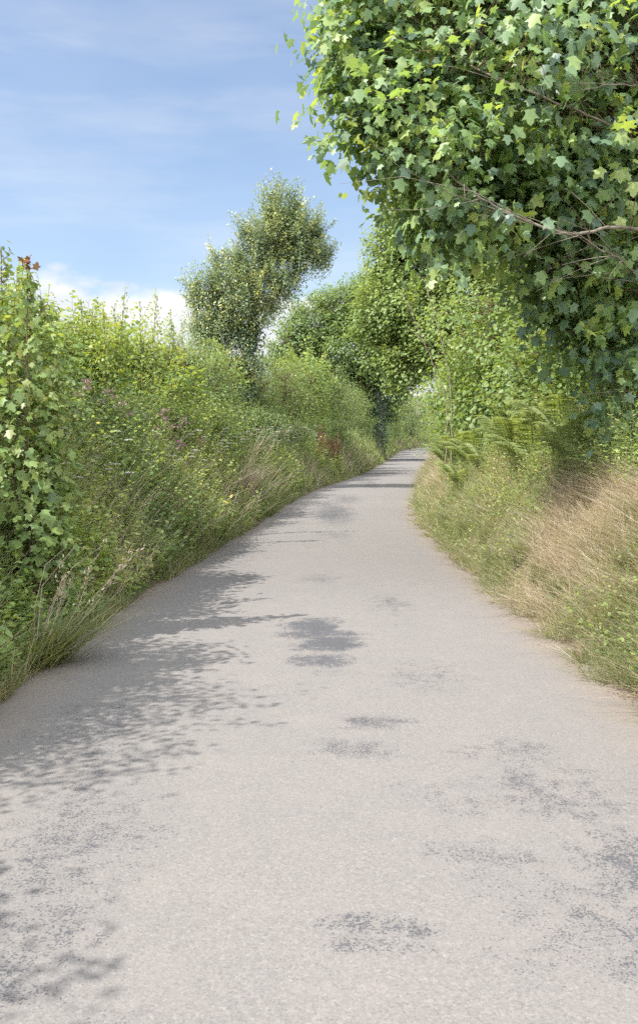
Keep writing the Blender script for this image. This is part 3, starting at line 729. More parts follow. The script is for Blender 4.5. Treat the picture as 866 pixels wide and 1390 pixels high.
# rounded sycamore on the left of the lane beyond the holly
mb = at(517, 600, 75); mb[0] = left(75, .7); mb[2] = ground(mb[0], 75) - .1
def P58(px, py, d=0): return at(px, py, 75 + d)
mid = [L_(402, 470, 75.0, 2.20), L_(430, 440, 75.5, 2.33), L_(468, 425, 75.0, 2.20), L_(505, 430, 75.0, 2.46), L_(470, 475, 74.0, 2.59), L_(420, 500, 74.5, 1.68), L_(380, 490, 75.0, 1.16), L_(520, 480, 74.0, 1.94), L_(545, 440, 75.0, 2.59), L_(455, 505, 74.0, 1.42), L_(490, 400, 76.0, 1.55), L_(495, 515, 75.5, 1.03), L_(400, 525, 74.5, 1.55), L_(440, 535, 74.0, 1.55), L_(478, 532, 74.5, 1.29), L_(550, 500, 75.0, 1.81), L_(575, 470, 76.0, 2.07), L_(500, 548, 79, 1.3), L_(528, 545, 80, 1.4)]
tree('sycamore_tree', mb, [mb, P58(516, 560), P58(512, 520), P58(505, 470), P58(495, 420)],
     [[P58(514, 530), P58(480, 490), P58(430, 470), P58(395, 465)], [P58(512, 520), P58(535, 480), P58(550, 430)], [P58(508, 490), P58(470, 450), P58(440, 430)], [P58(505, 470), P58(515, 430), P58(510, 405)]], mid,
     'round topped mid green tree behind the holly, its dark ivied trunk beside the road', 'tree', None, [M['syc_mid'], M['twig']], (.36, .15), (.12, .03),
     dict(ncl=3600, per=16, T=SYC_LO, size=.19, crad=.40, shell=.45, up=.8, out=.6, rnd=.5, droop=.3, tb=.5, tv=.16, twig_r=.02, flat=.5), spray=dict(n=900, length=.9, T=SYC_LO, size=.18, per=18, lift=.5, tb=.55, wide=.3))
mt_ = [o for o in bpy.data.objects if o.name.startswith('sycamore_tree')][-1]
ivy_on(mt_, [mb, P58(516, 565), P58(513, 520), P58(508, 480)], 3600, .36, .16, .22)

# pale tree on the right of the lane
rb = np.array([float(right(44, 1.7)), 44.0, 0]); rb[2] = ground(rb[0], 44) - .1
def P44(px, py, d=0): return at(px, py, 44 + d)
rt = [L_(545, 305, 44, 1.1), L_(530, 350, 44, 1.3), L_(565, 360, 44, 1.7), L_(530, 415, 43.5, 1.6), L_(600, 330, 44.5, 2.2), L_(575, 430, 43, 1.8), L_(640, 400, 44, 2.4), L_(520, 465, 44, 1.1), L_(560, 490, 43, 1.3), L_(625, 480, 44, 2.0), L_(545, 262, 44.2, .55), L_(585, 275, 44.5, 1.1), L_(545, 520, 43, .6), L_(680, 330, 45, 2.2)]
tree('sycamore_tree', rb, [rb, P44(632, 500), P44(620, 430), P44(605, 360)],
     [[P44(630, 490), P44(590, 450), P44(545, 430)], [P44(625, 460), P44(580, 400), P44(540, 350)], [P44(620, 430), P44(580, 350), P44(552, 300)], [P44(622, 440), P44(650, 400), P44(670, 350)], [P44(632, 505), P44(580, 490), P44(540, 480)]], rt,
     'tall pale green tree on the right of the road, partly behind the overhanging sycamore', 'tree', None, [M['syc_far'], M['twig']], (.3, .12), (.1, .025),
     dict(ncl=4400, per=16, T=SYC_LO, size=.135, crad=.28, shell=.45, up=.8, out=.6, rnd=.55, droop=.35, tb=.62, tv=.16, twig_r=.016, flat=.55), spray=dict(n=1100, length=.7, T=SYC_LO, size=.13, per=18, lift=.4, tb=.65, wide=.3))

# young sycamore at the near end of the left hedge
def sapling(name, x, y, h, spread, label, nshoots=3, leaf=.12, per=26, group=None, mat='syc_young', wide=.62, sr=.022, tb=.38):
    z = float(ground(x, y)) - .05
    t = thing(name, (x, y, z), label, 'sapling', group)
    g = Geo()
    for k in range(nshoots):
        hh = h * (1 - .16 * k * rng.uniform(.6, 1.2)); a = rng.uniform(0, 6.28); r = spread * (0 if k == 0 else 1)
        top = np.array([math.cos(a) * r, math.sin(a) * r, hh])
        st = Geo(); s = spline([(0, 0, 0), top * [.5, .5, .5] + rng.normal(size=3) * .05, top], 10)
        tube(st, s, np.linspace(sr, sr * .25, len(s)), 6, 0); st.build('stem', [M['twig']], t, True)
        m = per * 9
        tt = rng.uniform(.12, 1.0, m) ** .8; i = np.clip((tt * (len(s) - 1)).astype(int), 0, len(s) - 1)
        env = np.interp(tt, [0, .3, .75, 1], [1, 1, .62, .1]) * wide * rng.uniform(.15, 1, m) ** .7
        an = rng.uniform(0, 6.283, m)
        off = np.column_stack([np.cos(an) * env, np.sin(an) * env, rng.normal(size=m) * .08 + env * .25])
        A = s[i]; pos = A + off
        twigs(g, A[::5], pos[::5], np.full(len(A[::5]), .004), np.full(len(A[::5]), .002), 1, .5, .05)
        d = off * [1, 1, .2] + rdir(m) * .25; d[:, 2] -= .25
        tint = np.clip(tb + .25 * tt + rng.normal(size=m) * .15, 0, 1)
        leaves(g, SYC if mat.startswith('syc') else OVAL, pos, d, nrm(UP + nrm(off) * .35 + rdir(m) * .4), leaf * rng.uniform(.55, 1.15, m) * (1.1 - .45 * tt), 0, tint)
    g.build('foliage', [M[mat], M['twig']], t)
    return t
sap = sapling('sycamore_sapling', -2.36, 7.6, 2.85, .22, 'young sycamore with big lobed leaves and a red tip at the near left edge', 4, .095, 40, None, 'syc_young', .36, .014, .3)
g = Geo(); n = 14
leaves(g, SYC, np.array([0, 0, 2.86]) + rng.normal(size=(n, 3)) * [.03, .03, .03], rdir(n) + UP * .5, nrm(UP + rdir(n) * .6), rng.uniform(.03, .07, n), 0, rng.uniform(size=n))
g.build('young_leaves', [M['dock']], sap)
sapling('sycamore_sapling', -3.35, 9.9, 2.3, .5, 'bushy young sycamore just behind the red tipped sapling in the left hedge', 4, .095, 34, None, 'syc_young', .62, .018, .35)
sapling('sycamore_sapling', left(12.6, 2.2), 12.6, 2.4, .4, 'young sycamore with dark shaded leaves in the left hedge under a bare twig', 3, .12, 22)

def spire(px, py, y, label):
    p = at(px, py, y)
    sapling('elm_sapling', float(p[0]), y, float(p[2] - ground(p[0], y)), .1, label, 1, .085, 34, 'slender elm saplings in the left hedge', 'elm', .36, .010, .5)
spire(112, 402, 16.5, 'slender elm sapling, leftmost of the thin leafy spires on the hedge skyline')
spire(172, 386, 17.5, 'elm sapling making the tallest leafy spire on the hedge skyline')
spire(213, 388, 19, 'elm sapling nearest the holly among the thin leafy spires')
spire(143, 420, 15.5, 'shorter elm sapling between the two left spires of the skyline')

for q_, (px_, py_, y_) in enumerate([(70, 428, 13.5), (92, 438, 14.5), (128, 412, 16), (157, 408, 17), (192, 405, 18), (232, 425, 20), (247, 432, 21.5)]):
    p_ = at(px_, py_, y_)
    sapling('elm_sapling', float(p_[0]), y_, float(p_[2] - ground(p_[0], y_)), .1, 'short leafy elm shoot poking out of the left hedge top between the taller spires', 1, .08, 26, 'short elm shoots along the left hedge top', 'elm', .42, .008, .5)

# ------------------------------------------------------------------ hedge bushes
def make_bush(name, h, r, n, T, leafsize, mat, lobes=7, shoots=6, upright=.6, per=12, tb=.45, stems=4, crad=.14, shoot_leaf=None):
    t = thing(name, (0, 0, 0), 'bush', 'bush')
    blobs = []
    for k in range(lobes):
        a = k * 2.4 + rng.uniform(-.4, .4); q = r * .55 * math.sqrt((k + .3) / lobes)
        zz = h * rng.uniform(.28, .68); rr = r * rng.uniform(.42, .62)
        blobs.append((math.cos(a) * q, math.sin(a) * q, zz, rr, rr, rr * (1 + upright * .5)))
    blobs.append((0, 0, h * .25, r * .8, r * .8, h * .28))
    nodes = []
    for k in range(stems):
        b = blobs[k]; g = Geo()
        s = spline([(b[0] * .15, b[1] * .15, 0), (b[0] * .5, b[1] * .5, b[2] * .6), (b[0], b[1], b[2] + b[5] * .5)], 8, .012)
        tube(g, s, np.linspace(.035, .012, len(s)), 6, 0); g.build('stem', [M['twig']], t, True)
        nodes.append(s)
    g = Geo()
    crown(g, blobs, np.concatenate(nodes), n // per, per, T, leafsize, crad, 0, 1, shell=.55, up=.7, out=.6, rnd=.6, droop=.2, tb=tb, tv=.15, twig_r=.006, sub=4)
    sprays(g, blobs, int(26 * r * h), leafsize * 5.5, T, leafsize, 14, lift=.6, tb=tb + .1, wide=.24)
    # long shoots standing out of the top
    for k in range(shoots):
        a = rng.uniform(0, 6.28); q = r * rng.uniform(.1, .75)
        A = np.array([math.cos(a) * q, math.sin(a) * q, h * .55]); B = A + np.array([math.cos(a) * .15, math.sin(a) * .15, h * rng.uniform(.32, .55)])
        twigs(g, A[None], B[None], np.array([.009]), np.array([.003]), 1, .5, 0)
        m = 64; tt = np.linspace(.1, 1, m)
        sl = shoot_leaf or leafsize
        env = (1.05 - tt) * .30 + .02
        an = np.arange(m) * 2.4 + rng.uniform(0, 1, m)
        fr = rng.uniform(.2, 1, m)
        off = np.column_stack([np.cos(an) * env * fr, np.sin(an) * env * fr, rng.normal(size=m) * .03 + env * .3])
        d = off * [1, 1, .4] + rdir(m) * .06; d[:, 2] += .0
        leaves(g, T, A + (B - A) * tt[:, None] + off, d, nrm(UP + rdir(m) * .45), sl * rng.uniform(.7, 1.1, m) * (1.1 - .4 * tt), 0, np.clip(tb + .15 + rng.normal(size=m) * .12, 0, 1))
    g.build('foliage', [M[mat], M['twig']], t)
    return t

def put_bushes(proto, spots):
    for i, (x, y, rz, s, label, grp) in enumerate(spots):
        z = float(ground(x, y)) - .06
        if i == 0:
            proto.location = (float(x), float(y), z); proto.rotation_euler = (0, 0, rz); proto.scale = s
            tag(proto, label, 'bush', grp)
        else:
            dup(proto, (x, y, z), rz, s, label, grp)

HL = 'bushes of the left hedge'
elm = make_bush('elm_bush', 2.5, 1.35, 7200, SYC_LO, .088, 'elm', 8, 10, shoot_leaf=.075)
haw = make_bush('hawthorn_bush', 2.5, 1.45, 9000, OVAL, .062, 'haw', 8, 3, tb=.5)
bram = make_bush('bramble_bush', 1.25, 1.05, 5600, BROAD, .062, 'bramble', 8, 2, .1, tb=.55, stems=3)
put_bushes(elm, [
    (left(10.6, 3.10), 10.6, .3, (1, 1, .66), 'bright yellow green elm bush beside the young sycamore', HL),
    (left(13.6, 3.00), 13.6, 1.9, (1, 1, .76), 'broad leaved elm bush below the tallest thin spires', HL),
    (left(16.6, 3.20), 16.6, 3.4, (1.1, 1.1, .88), 'yellow green elm bush midway between the young sycamores and the holly', HL),
    (left(20.2, 3.00), 20.2, 5.0, (1.2, 1.2, 1.05), 'elm bush nearest left of the holly under a slender spire', HL),
    (left(7.4, 2.90), 7.4, 4.1, (1, 1, .6), 'elm bush standing behind the young sycamore at the near end of the hedge', HL),
    (left(8.2, 1.95), 8.2, 5.5, (.9, .9, .8), 'dark leaved elm bush crowding the verge right beside the red tipped sapling', HL),
    (left(9.9, 1.9), 9.9, .9, (.9, .9, .75), 'elm bush leaning to the road beyond the red tipped sapling', HL),
    (left(5.6, 1.85), 5.6, 3.1, (.9, .9, .8), 'elm bush leaning over the near left verge before the red tipped sapling', HL),
    (left(29.5, 3.40), 29.5, 2.8, (1.1, 1.1, 1.1), 'elm bush at the foot of the holly', HL),
    (left(45, 2.80), 45, .9, (1.5, 1.5, 1.7), 'pale elm bush halfway between the holly and the ivied trunk', HL)])
put_bushes(haw, [
    (left(24, 2.90), 24, .5, (1.2, 1.2, 1.15), 'dense hawthorn bush in front of the holly on the left', HL),
    (left(4.3, 2.0), 4.3, 2.2, (1, 1, 1.0), 'hawthorn bush at the roadside just before the young sycamore', HL),
    (left(1.7, 2.35), 1.7, 0.2, (1, 1, 1), 'hawthorn bush whose twigs shade the near left edge of the road', HL),
    (left(27, 2.80), 27, 2.1, (1.1, 1.1, 1.12), 'hawthorn bush hiding the base of the holly trunk', HL),
    (left(34, 2.70), 34, 3.0, (1.15, 1.15, 1.15), 'hawthorn bush just beyond the holly', HL),
    (left(38, 2.60), 38, 4.4, (1.3, 1.3, 1.4), 'tall hawthorn bush with white flower heads below it on the left', HL),
    (left(42, 2.50), 42, 5.3, (1.4, 1.4, 1.5), 'hawthorn bush above the rusty dock plants', HL),
    (left(49, 2.50), 49, 1.2, (1.5, 1.5, 1.65), 'hawthorn bush before the ivied trunk on the left verge', HL),
    (left(53.5, 2.40), 53.5, 2.4, (1.5, 1.5, 1.5), 'low hawthorn bush right against the ivied trunk', HL),
    (left(12.0, 4.60), 12.0, .1, (1.2, 1.2, .7), 'hawthorn bush in the second row behind the elm spires', HL),
    (left(18.2, 4.70), 18.2, 1.1, (1.4, 1.4, .95), 'hawthorn bush behind the yellow green elms', HL),
    (left(63, 2.60), 63, 3.9, (1.5, 1.5, 1.5), 'hawthorn bush just past the ivied trunk', HL),
    (left(71, 2.70), 71, .8, (1.5, 1.5, 1.6), 'shaded hawthorn bush on the left where the road narrows', HL)])
FH = 'bushes of the far hedge at the bend'
for k, (y, v, s) in enumerate([(80, 2.1, 1.6), (87, 2.0, 1.7), (94, 2.0, 1.7), (101, 2.0, 1.8), (108, 2.0, 1.9), (115, 2.1, 2.0), (122, 2.3, 2.1), (129, 2.8, 2.2), (136, 3.4, 2.2)]):
    x = left(y, v)
    dup(haw, (x, y, float(ground(x, y)) - .1), k * 1.3, (s, s, s * (1 + .05 * (k % 3))), ('hawthorn bush in the distant hedge facing down the lane at the bend' if k > 2 else 'hawthorn bush in the distant hedge just past the ivied trunk'), FH)
for k, (px, sc_, lb) in enumerate([(522, 3.0, 'distant dark bush closing the view behind the ivied trunk'), (560, 2.6, 'distant dark bush right behind the house roof'), (602, 3.2, 'tallest distant bush at the end of the lane on the right')]):
    p = at(px, 560, 172)
    dup(haw, (p[0], 172, float(ground(p[0], 172)) - .2), k * 2.0, (sc_, sc_, sc_ * 1.1), lb, 'bushes closing the far end of the lane')
BL = 'brambles along the left verge'
put_bushes(bram, [
    (left(9.2, 1.85), 9.2, .4, (0.90, 0.90, 0.77), 'bramble clump with arching sprays below the young sycamore', BL),
    (left(11.6, 1.80), 11.6, 1.4, (0.81, 0.81, 0.77), 'bramble clump beneath the nearest yellow green elm', BL),
    (left(14.6, 1.80), 14.6, 2.9, (0.90, 0.90, 0.85), 'bramble clump beside the pink flower heads on the left verge', BL),
    (left(18.5, 1.75), 18.5, 4.1, (0.90, 0.90, 0.81), 'bramble clump next to the pale dry grass tuft', BL),
    (left(22.6, 1.70), 22.6, 5.2, (0.95, 0.95, 0.85), 'bramble clump just past the pale dry grass tuft', BL),
    (left(26.5, 1.65), 26.5, .2, (0.95, 0.95, 0.89), 'bramble clump on the left verge below the holly', BL),
    (left(30.5, 1.65), 30.5, 1.7, (0.95, 0.95, 0.94), 'bramble clump with white umbels round it beyond the holly', BL),
    (left(35.5, 1.60), 35.5, 3.3, (0.99, 0.99, 0.94), 'bramble clump before the rusty docks', BL),
    (left(40.5, 1.55), 40.5, 4.9, (0.99, 0.99, 0.94), 'bramble clump behind the rusty docks', BL),
    (left(46.5, 1.50), 46.5, .6, (1.03, 1.03, 0.85), 'bramble clump near the ivied trunk on the left verge', BL),
    (left(6.2, 1.90), 6.2, 2.6, (0.90, 0.90, 0.77), 'bramble clump at the nearest part of the left verge', BL),
    (left(3.2, 1.90), 3.2, 3.6, (0.90, 0.90, 0.77), 'bramble clump hanging over the road edge where the shadow starts', BL)])

# right hand side
HR = 'bushes on the right bank'
hz = make_bush('hazel_bush', 3.3, 1.75, 9500, BROAD, .085, 'hazel', 10, 5, .5, tb=.55, stems=5, crad=.17)
put_bushes(hz, [
    (right(21, 2.05), 21, .3, (1.1, 1.1, 1.2), 'bright hazel bush in full sun with pale bare stems on its left', HR),
    (right(16.2, 2.5), 16.2, 2.0, (1, 1, .95), 'darker hazel bush under the hanging sycamore leaves', HR),
    (right(26.5, 1.9), 26.5, 3.7, (1.1, 1.1, 1.15), 'hazel bush behind the one with bare stems', HR),
    (right(12.4, 3.0), 12.4, 5.1, (1, 1, .8), 'low hazel bush deep in the shade behind the ferns', HR),
    (right(19, 3.8), 19, 1.1, (1.2, 1.2, 1.3), 'tall hazel bush in the second row on the right bank', HR)])
for k, (y, v) in enumerate([(31, 1.4), (36, 1.4), (50, 1.7), (58, 1.6), (67, 1.6), (77, 1.6), (88, 1.6), (99, 1.6), (110, 1.6)]):
    x = right(y, v)
    dup(haw, (x, y, float(ground(x, y)) - .1), k * 1.9, (1, 1, 1.0), 'hawthorn bush on the right bank hidden behind the bright hazel', HR)
def bare_stem(label, px, pts):
    ps = [at(*p) for p in pts]; b = ps[0].copy(); b[2] = ground(b[0], b[1]) - .05
    t = thing('dead_branch', b, label, 'branch'); g = Geo()
    s = spline([b] + ps, 10, .01) - b; tube(g, s, np.linspace(.014, .004, len(s)), 6, 0); g.build('stem', [M['bark_pale']], t, True)
    for q in range(7):
        i = rng.integers(len(s) // 2, len(s) - 3); g = Geo(); e = s[i] + np.array([rng.uniform(-.5, .2), rng.uniform(-.3, .3), rng.uniform(.2, .7)])
        twigs(g, s[i][None], e[None], np.array([.005]), np.array([.002]), 0, .5, .05); g.build('twig', [M['bark_pale']], t)
bare_stem('pale bare branch curving up the left side of the bright hazel', 0, [(605, 545, 20.2), (590, 500, 20.2), (568, 450, 20.2), (553, 410, 20.2)])
bare_stem('thin pale dead stem inside the left edge of the bright hazel', 0, [(612, 540, 20.0), (600, 470, 20.0), (580, 400, 20.0), (577, 380, 20.0)])

# ------------------------------------------------------------------ ferns
def make_fern():
    t = thing('bracken_fern', (0, 0, 0), 'fern', 'fern', 'bracken ferns on the right bank')
    for k in range(8):
        a = k * 6.283 / 8 + rng.uniform(-.3, .3); ln = rng.uniform(.6, .85); rise = rng.uniform(.95, 1.45)
        hd = np.array([math.cos(a), math.sin(a), 0]); sd = np.array([-math.sin(a), math.cos(a), 0])
        tt = np.linspace(0, 1, 32)
        R_ = hd * (ln * .75 * tt ** 1.15)[:, None] + UP * (ln * rise * (tt - .45 * tt ** 2.6))[:, None]
        g = Geo(); tube(g, R_[::3], np.linspace(.006, .002, len(R_[::3])), 4, 1)
        for s in (1, -1):
            i = np.arange(4, 32)
            q = np.sin(np.clip((tt[i] - .1) / .9, 0, 1) ** .75 * np.pi) ** .7 * .24 * ln + .01
            tang = nrm(np.gradient(R_, axis=0))[i]
            d = nrm(sd * s + tang * .45 + rng.normal(size=(len(i), 3)) * .07 - UP * .12)
            nn = nrm(np.cross(tang, sd)); nn = np.where(nn[:, 2:3] < 0, -nn, nn)
            leaves(g, PINNA, R_[i], d, nn + rng.normal(size=nn.shape) * .12, q, 0, np.clip(.5 + rng.normal() * .18 + rng.normal(size=len(i)) * .12, 0, 1))
        g.build('frond', [M['fern'], M['stem']], t)
    return t
fern = make_fern()
FG = 'bracken ferns on the right bank'
fspots = [(20.5, 0.88, 1.36, 'pale bracken fern at the far corner of the right bank below the hazel'), (18.3, 1.03, 1.36, 'bracken fern spreading left over the inside of the bend'), (16.6, 0.98, 1.18, 'bracken fern on the right bank below the bare pale stems'),
          (14.9, 1.13, 1.30, 'bracken fern midway along the right bank in full sun'), (13.4, 1.13, 1.36, 'tall bright bracken fern on the bank above the dry grass'), (12.4, 1.33, 1.42, 'bracken fern half in shade beside the hanging sycamore leaves'),
          (11.3, 1.23, 1.18, 'bluish shaded bracken fern on the bank top'), (13.9, 1.63, 1.53, 'bracken fern at the back of the bank against the dark hazel'), (16.0, 1.68, 1.53, 'bracken fern behind the others below the dark hazel'), (10.3, 1.18, 0.94, 'small bracken fern just left of the lowest sycamore leaves'), (22.5, 0.83, 1.30, 'farthest bracken fern seen past the corner of the bank'), (17.6, 0.63, 0.83, 'small bracken fern low on the bank over grass')]
for i, (y, v, s, lb) in enumerate(fspots):
    x = right(y, v); z = float(ground(x, y)) - .04
    if i == 0:
        fern.location = (float(x), y, z); fern.scale = (s, s, s); fern['label'] = lb
    else: dup(fern, (x, y, z), i * 2.1, s, lb, FG)

# ------------------------------------------------------------------ flowering plants and tufts
def make_umbel():
    t = thing('hogweed_plant', (0, 0, 0), 'x', 'wild flower')
    H = 1.0
    g = Geo(); tube(g, spline([(0, 0, 0), (.02, .01, .5), (.03, 0, H)], 8), np.linspace(.009, .005, 16)[:len(spline([(0, 0, 0), (.02, .01, .5), (.03, 0, H)], 8))], 6, 0); g.build('stem', [M['stem']], t)
    for k, (dx, dy, dz) in enumerate([(0.03, 0, H), (.16, .05, H * .93), (-.13, .1, H * .88), (.02, -.16, H * .82)]):
        g = Geo(); C = np.array([dx, dy, dz]); n = 60
        twigs(g, np.array([[.02, 0, dz * .72]]), C[None], np.array([.004]), np.array([.003]), 1)
        an = rng.uniform(0, 6.283, n); r = .085 * np.sqrt(rng.uniform(size=n)) * (1 if k == 0 else .8)
        P = C + np.column_stack([np.cos(an) * r, np.sin(an) * r, .045 - r * r * 3])
        twigs(g, np.repeat(C[None], 14, 0), P[:14], np.full(14, .0015), np.full(14, .001), 1, .5, 0)
        leaves(g, BROAD, P, rdir(n) * [1, 1, .2], nrm(UP + rdir(n) * .3), rng.uniform(.014, .024, n), 0, rng.uniform(size=n))
        g.build('blossom', [M['white'], M['stem']], t)
    g = Geo()
    n = 36; an = rng.uniform(0, 6.28, n); zz = rng.uniform(.1, .7, n) * H; r = rng.uniform(.04, .22, n)
    leaves(g, OVAL, np.column_stack([np.cos(an) * r, np.sin(an) * r, zz]), np.column_stack([np.cos(an), np.sin(an), rng.normal(size=n) * .3]), nrm(UP + rdir(n) * .4), rng.uniform(.05, .10, n), 0, np.clip(.5 + rng.normal(size=n) * .15, 0, 1))
    g.build('foliage', [M['herb']], t)
    return t
def make_pink(mat, name):
    t = thing(name, (0, 0, 0), 'x', 'wild flower')
    H = 1.05
    s = spline([(0, 0, 0), (.01, .02, .5), (.0, .03, H)], 8)
    g = Geo(); tube(g, s, np.linspace(.007, .004, len(s)), 6, 0); g.build('stem', [M['stem']], t)
    for k in range(3):
        C = np.array([rng.uniform(-.09, .09), rng.uniform(-.09, .09), H - .07 * k]); n = 70
        g = Geo(); twigs(g, np.array([[.0, .02, C[2] - .15]]), C[None], np.array([.003]), np.array([.002]), 1)
        P = C + rng.normal(size=(n, 3)) * [.035, .035, .018]
        leaves(g, OVAL, P, rdir(n), nrm(UP + rdir(n) * .6), rng.uniform(.012, .024, n), 0, rng.uniform(size=n)); g.build('blossom', [M[mat], M['stem']], t)
    g = Geo(); n = 60; an = rng.uniform(0, 6.28, n); zz = rng.uniform(.1, .9, n) * H; r = rng.uniform(.01, .04, n)
    leaves(g, NARROW, np.column_stack([np.cos(an) * r, np.sin(an) * r, zz]), np.column_stack([np.cos(an), np.sin(an), rng.normal(size=n) * .3]), nrm(UP + rdir(n) * .4), rng.uniform(.07, .12, n), 0, np.clip(.5 + rng.normal(size=n) * .15, 0, 1))
    g.build('foliage', [M['herb']], t)
    return t
def scatter(proto, spots, label, group):
    """small look-alikes nobody could tell apart: one shared label, one group"""
    for i, (x, y, s) in enumerate(spots):
        z = float(ground(x, y)) - .03
        if i == 0:
            proto.location = (float(x), float(y), z); proto.scale = (s, s, s); proto['label'] = label; proto['group'] = group
        else: dup(proto, (x, y, z), rng.uniform(0, 6.28), s, label, group)
um = make_umbel()
scatter(um, [(left(y, v), y, s) for y, v, s in [(24, .9, 1.1), (27.5, .8, 1.2), (29, 1.0, 1.25), (30.2, .7, 1.1), (31.5, .85, 1.3), (33, .8, 1.3), (34.2, .95, 1.3), (36.5, .75, 1.2), (39, .8, 1.2), (11.2, .55, .9), (12.1, .8, .95), (13.1, .7, .9), (17.8, .9, 1.05), (18.6, .7, 1.0), (20.9, .9, 1.1), (22.2, .8, 1.1), (25.6, .9, 1.15), (26.4, .7, 1.1), (28.3, .9, 1.2), (32.2, 1.0, 1.3), (35.3, .9, 1.3), (37.6, .9, 1.3), (10.2, .9, .95), (9.6, .6, .85), (14.2, .6, .9), (16.5, .7, 1.0), (19.6, .8, 1.0)]],
        'white flowered hogweed plant among the weeds of the left verge', 'hogweed plants on the left verge')
pk = make_pink('pink', 'hemp_agrimony_plant')
scatter(pk, [(left(y, v), y, s) for y, v, s in [(13.2, 1.25, 1.1), (13.7, 1.15, 1.05), (14.3, 1.3, 1.1), (15.1, 1.2, 1.0), (15.8, 1.1, 1.05), (16.4, 1.15, 1.0), (17.3, 1.1, 1.0), (12.2, 1.3, 1.15)]],
        'dusty pink hemp agrimony in flower below the left hedge', 'pink flowers below the left hedge')
mg = make_pink('magenta', 'knapweed_plant')
scatter(mg, [(left(y, v), y, .9) for y, v in [(14.9, .95), (16.0, .85), (17.9, .85)]], 'magenta knapweed in flower on the left verge', 'magenta flowers on the left verge')

def make_dock():
    t = thing('dock_plant', (0, 0, 0), 'x', 'weed')
    for k in range(4):
        g = Geo(); a = rng.uniform(0, 6.28); top = np.array([math.cos(a) * .14, math.sin(a) * .14, rng.uniform(.95, 1.2)])
        twigs(g, np.zeros((1, 3)), top[None], np.array([.008]), np.array([.004]), 0, .2, 0)
        n = 130; t_ = rng.uniform(.45, 1, n); P = top * t_[:, None] + rng.normal(size=(n, 3)) * [.035, .035, .02]
        leaves(g, OVAL, P, rdir(n), rdir(n), rng.uniform(.02, .045, n), 0, rng.uniform(size=n)); g.build('seed_spike', [M['dock']], t)
    g = Geo(); n = 14; an = rng.uniform(0, 6.28, n)
    leaves(g, NARROW, np.column_stack([np.cos(an) * .04, np.sin(an) * .04, rng.uniform(.05, .4, n)]), np.column_stack([np.cos(an), np.sin(an), np.full(n, .5)]), nrm(UP + rdir(n) * .4), rng.uniform(.18, .3, n), 0, rng.uniform(size=n))
    g.build('foliage', [M['herb']], t)
    return t
dk = make_dock()
scatter(dk, [(left(y, v), y, s) for y, v, s in [(37.0, .55, 1.3), (37.8, .7, 1.35), (38.6, .45, 1.25), (40.2, .5, 1.3), (41, .55, 1.2)]], 'rust brown dock gone to seed in front of the far left hedge', 'rusty docks in front of the left hedge')

def make_tuft(name, cat, h, n, mat, wd=.007, lean=(.1, .7), seed=0, bias=None):
    t = thing(name, (0, 0, 0), 'x', cat)
    g = Geo()
    pos = np.column_stack([rng.normal(size=(n, 2)) * h * .13, np.zeros(n)])
    az = rng.uniform(-np.pi, np.pi, n) if bias is None else bias + rng.normal(size=n) * .8
    blades(g, pos, h * rng.uniform(.5, 1.05, n), np.full(n, wd), az, rng.uniform(*lean, n), rng.uniform(.1, .7, n), 0, np.clip(.4 + rng.normal(size=n) * .22, 0, 1))
    g.build('blades', [M[mat]], t)
    if seed:
        g = Geo()
        an = (rng.uniform(-np.pi, np.pi, seed) if bias is None else bias + rng.normal(size=seed) * .5)
        ln = rng.uniform(.3, .9, seed); B = np.column_stack([np.cos(an) * ln, np.sin(an) * ln, np.ones(seed)]) * (h * rng.uniform(1.1, 1.6, seed))[:, None]
        twigs(g, np.zeros((seed, 3)), B, np.full(seed, .0036), np.full(seed, .002), 0, rng.uniform(size=seed * 9), .12)
        m = 26; tt = rng.uniform(.72, 1.03, (seed, m))
        P = (B[:, None] * tt[..., None] + rng.normal(size=(seed, m, 3)) * .008).reshape(-1, 3)
        leaves(g, NARROW, P, np.repeat(B, m, 0) + rdir(seed * m) * .5, rdir(seed * m), rng.uniform(.012, .03, seed * m), 0, rng.uniform(size=seed * m))
        g.build('seed_stalk', [M['straw']], t)
    return t
def place(o, x, y, s=1, rz=0, label=None, group=None):
    o.location = (float(x), float(y), float(ground(x, y)) - .02); o.scale = (s, s, s); o.rotation_euler = (0, 0, rz)
    if label: o['label'] = label
    if group: o['group'] = group
place(make_tuft('dry_grass_tuft', 'grass tuft', .75, 260, 'straw', .006, (.2, .8), 14, .3), left(20.4, .55), 20.4, 1.3, 0, 'large pale dry grass tuft leaning out of the left verge')
place(make_tuft('grass_tuft', 'grass tuft', .42, 340, 'grass', .008, (.4, 1.3), 10, .1), left(6.75, .02), 6.75, 1.35, 0, 'long green grass tuft with straw stalks drooping over the near left road edge')
tf = make_tuft('grass_tuft', 'grass tuft', .34, 230, 'grass', .006, (.05, .5))
GT = 'green grass tufts on the right bank'
for i, (y, v, s, lb) in enumerate([(10.4, .28, 1.2, 'tall green grass tuft at the foot of the right bank below the dry patch'), (9.4, .25, 1.0, 'green grass tuft second nearest along the right road edge'), (8.6, .22, 1.0, 'green grass tuft nearest along the right road edge'), (11.5, .2, .9, 'green grass tuft by the road just past the tallest right tuft'),
                                   (12.6, .3, .95, 'green grass tuft where the right bank begins to curve'), (7.6, .5, .9, 'green grass tuft standing inside the dry grass at the right edge'), (14.2, .28, 1, 'green grass tuft on the right bank below the bracken'), (16.5, .25, 1.1, 'green grass tuft farthest round the right bank'), (8.2, .75, .9, 'green grass tuft high on the dry slope at the right edge')]):
    x = right(y, v)
    if i == 0: place(tf, x, y, s, 0, lb, GT)
    else: dup(tf, (x, y, float(ground(x, y)) - .02), i * 1.7, s, lb, GT)

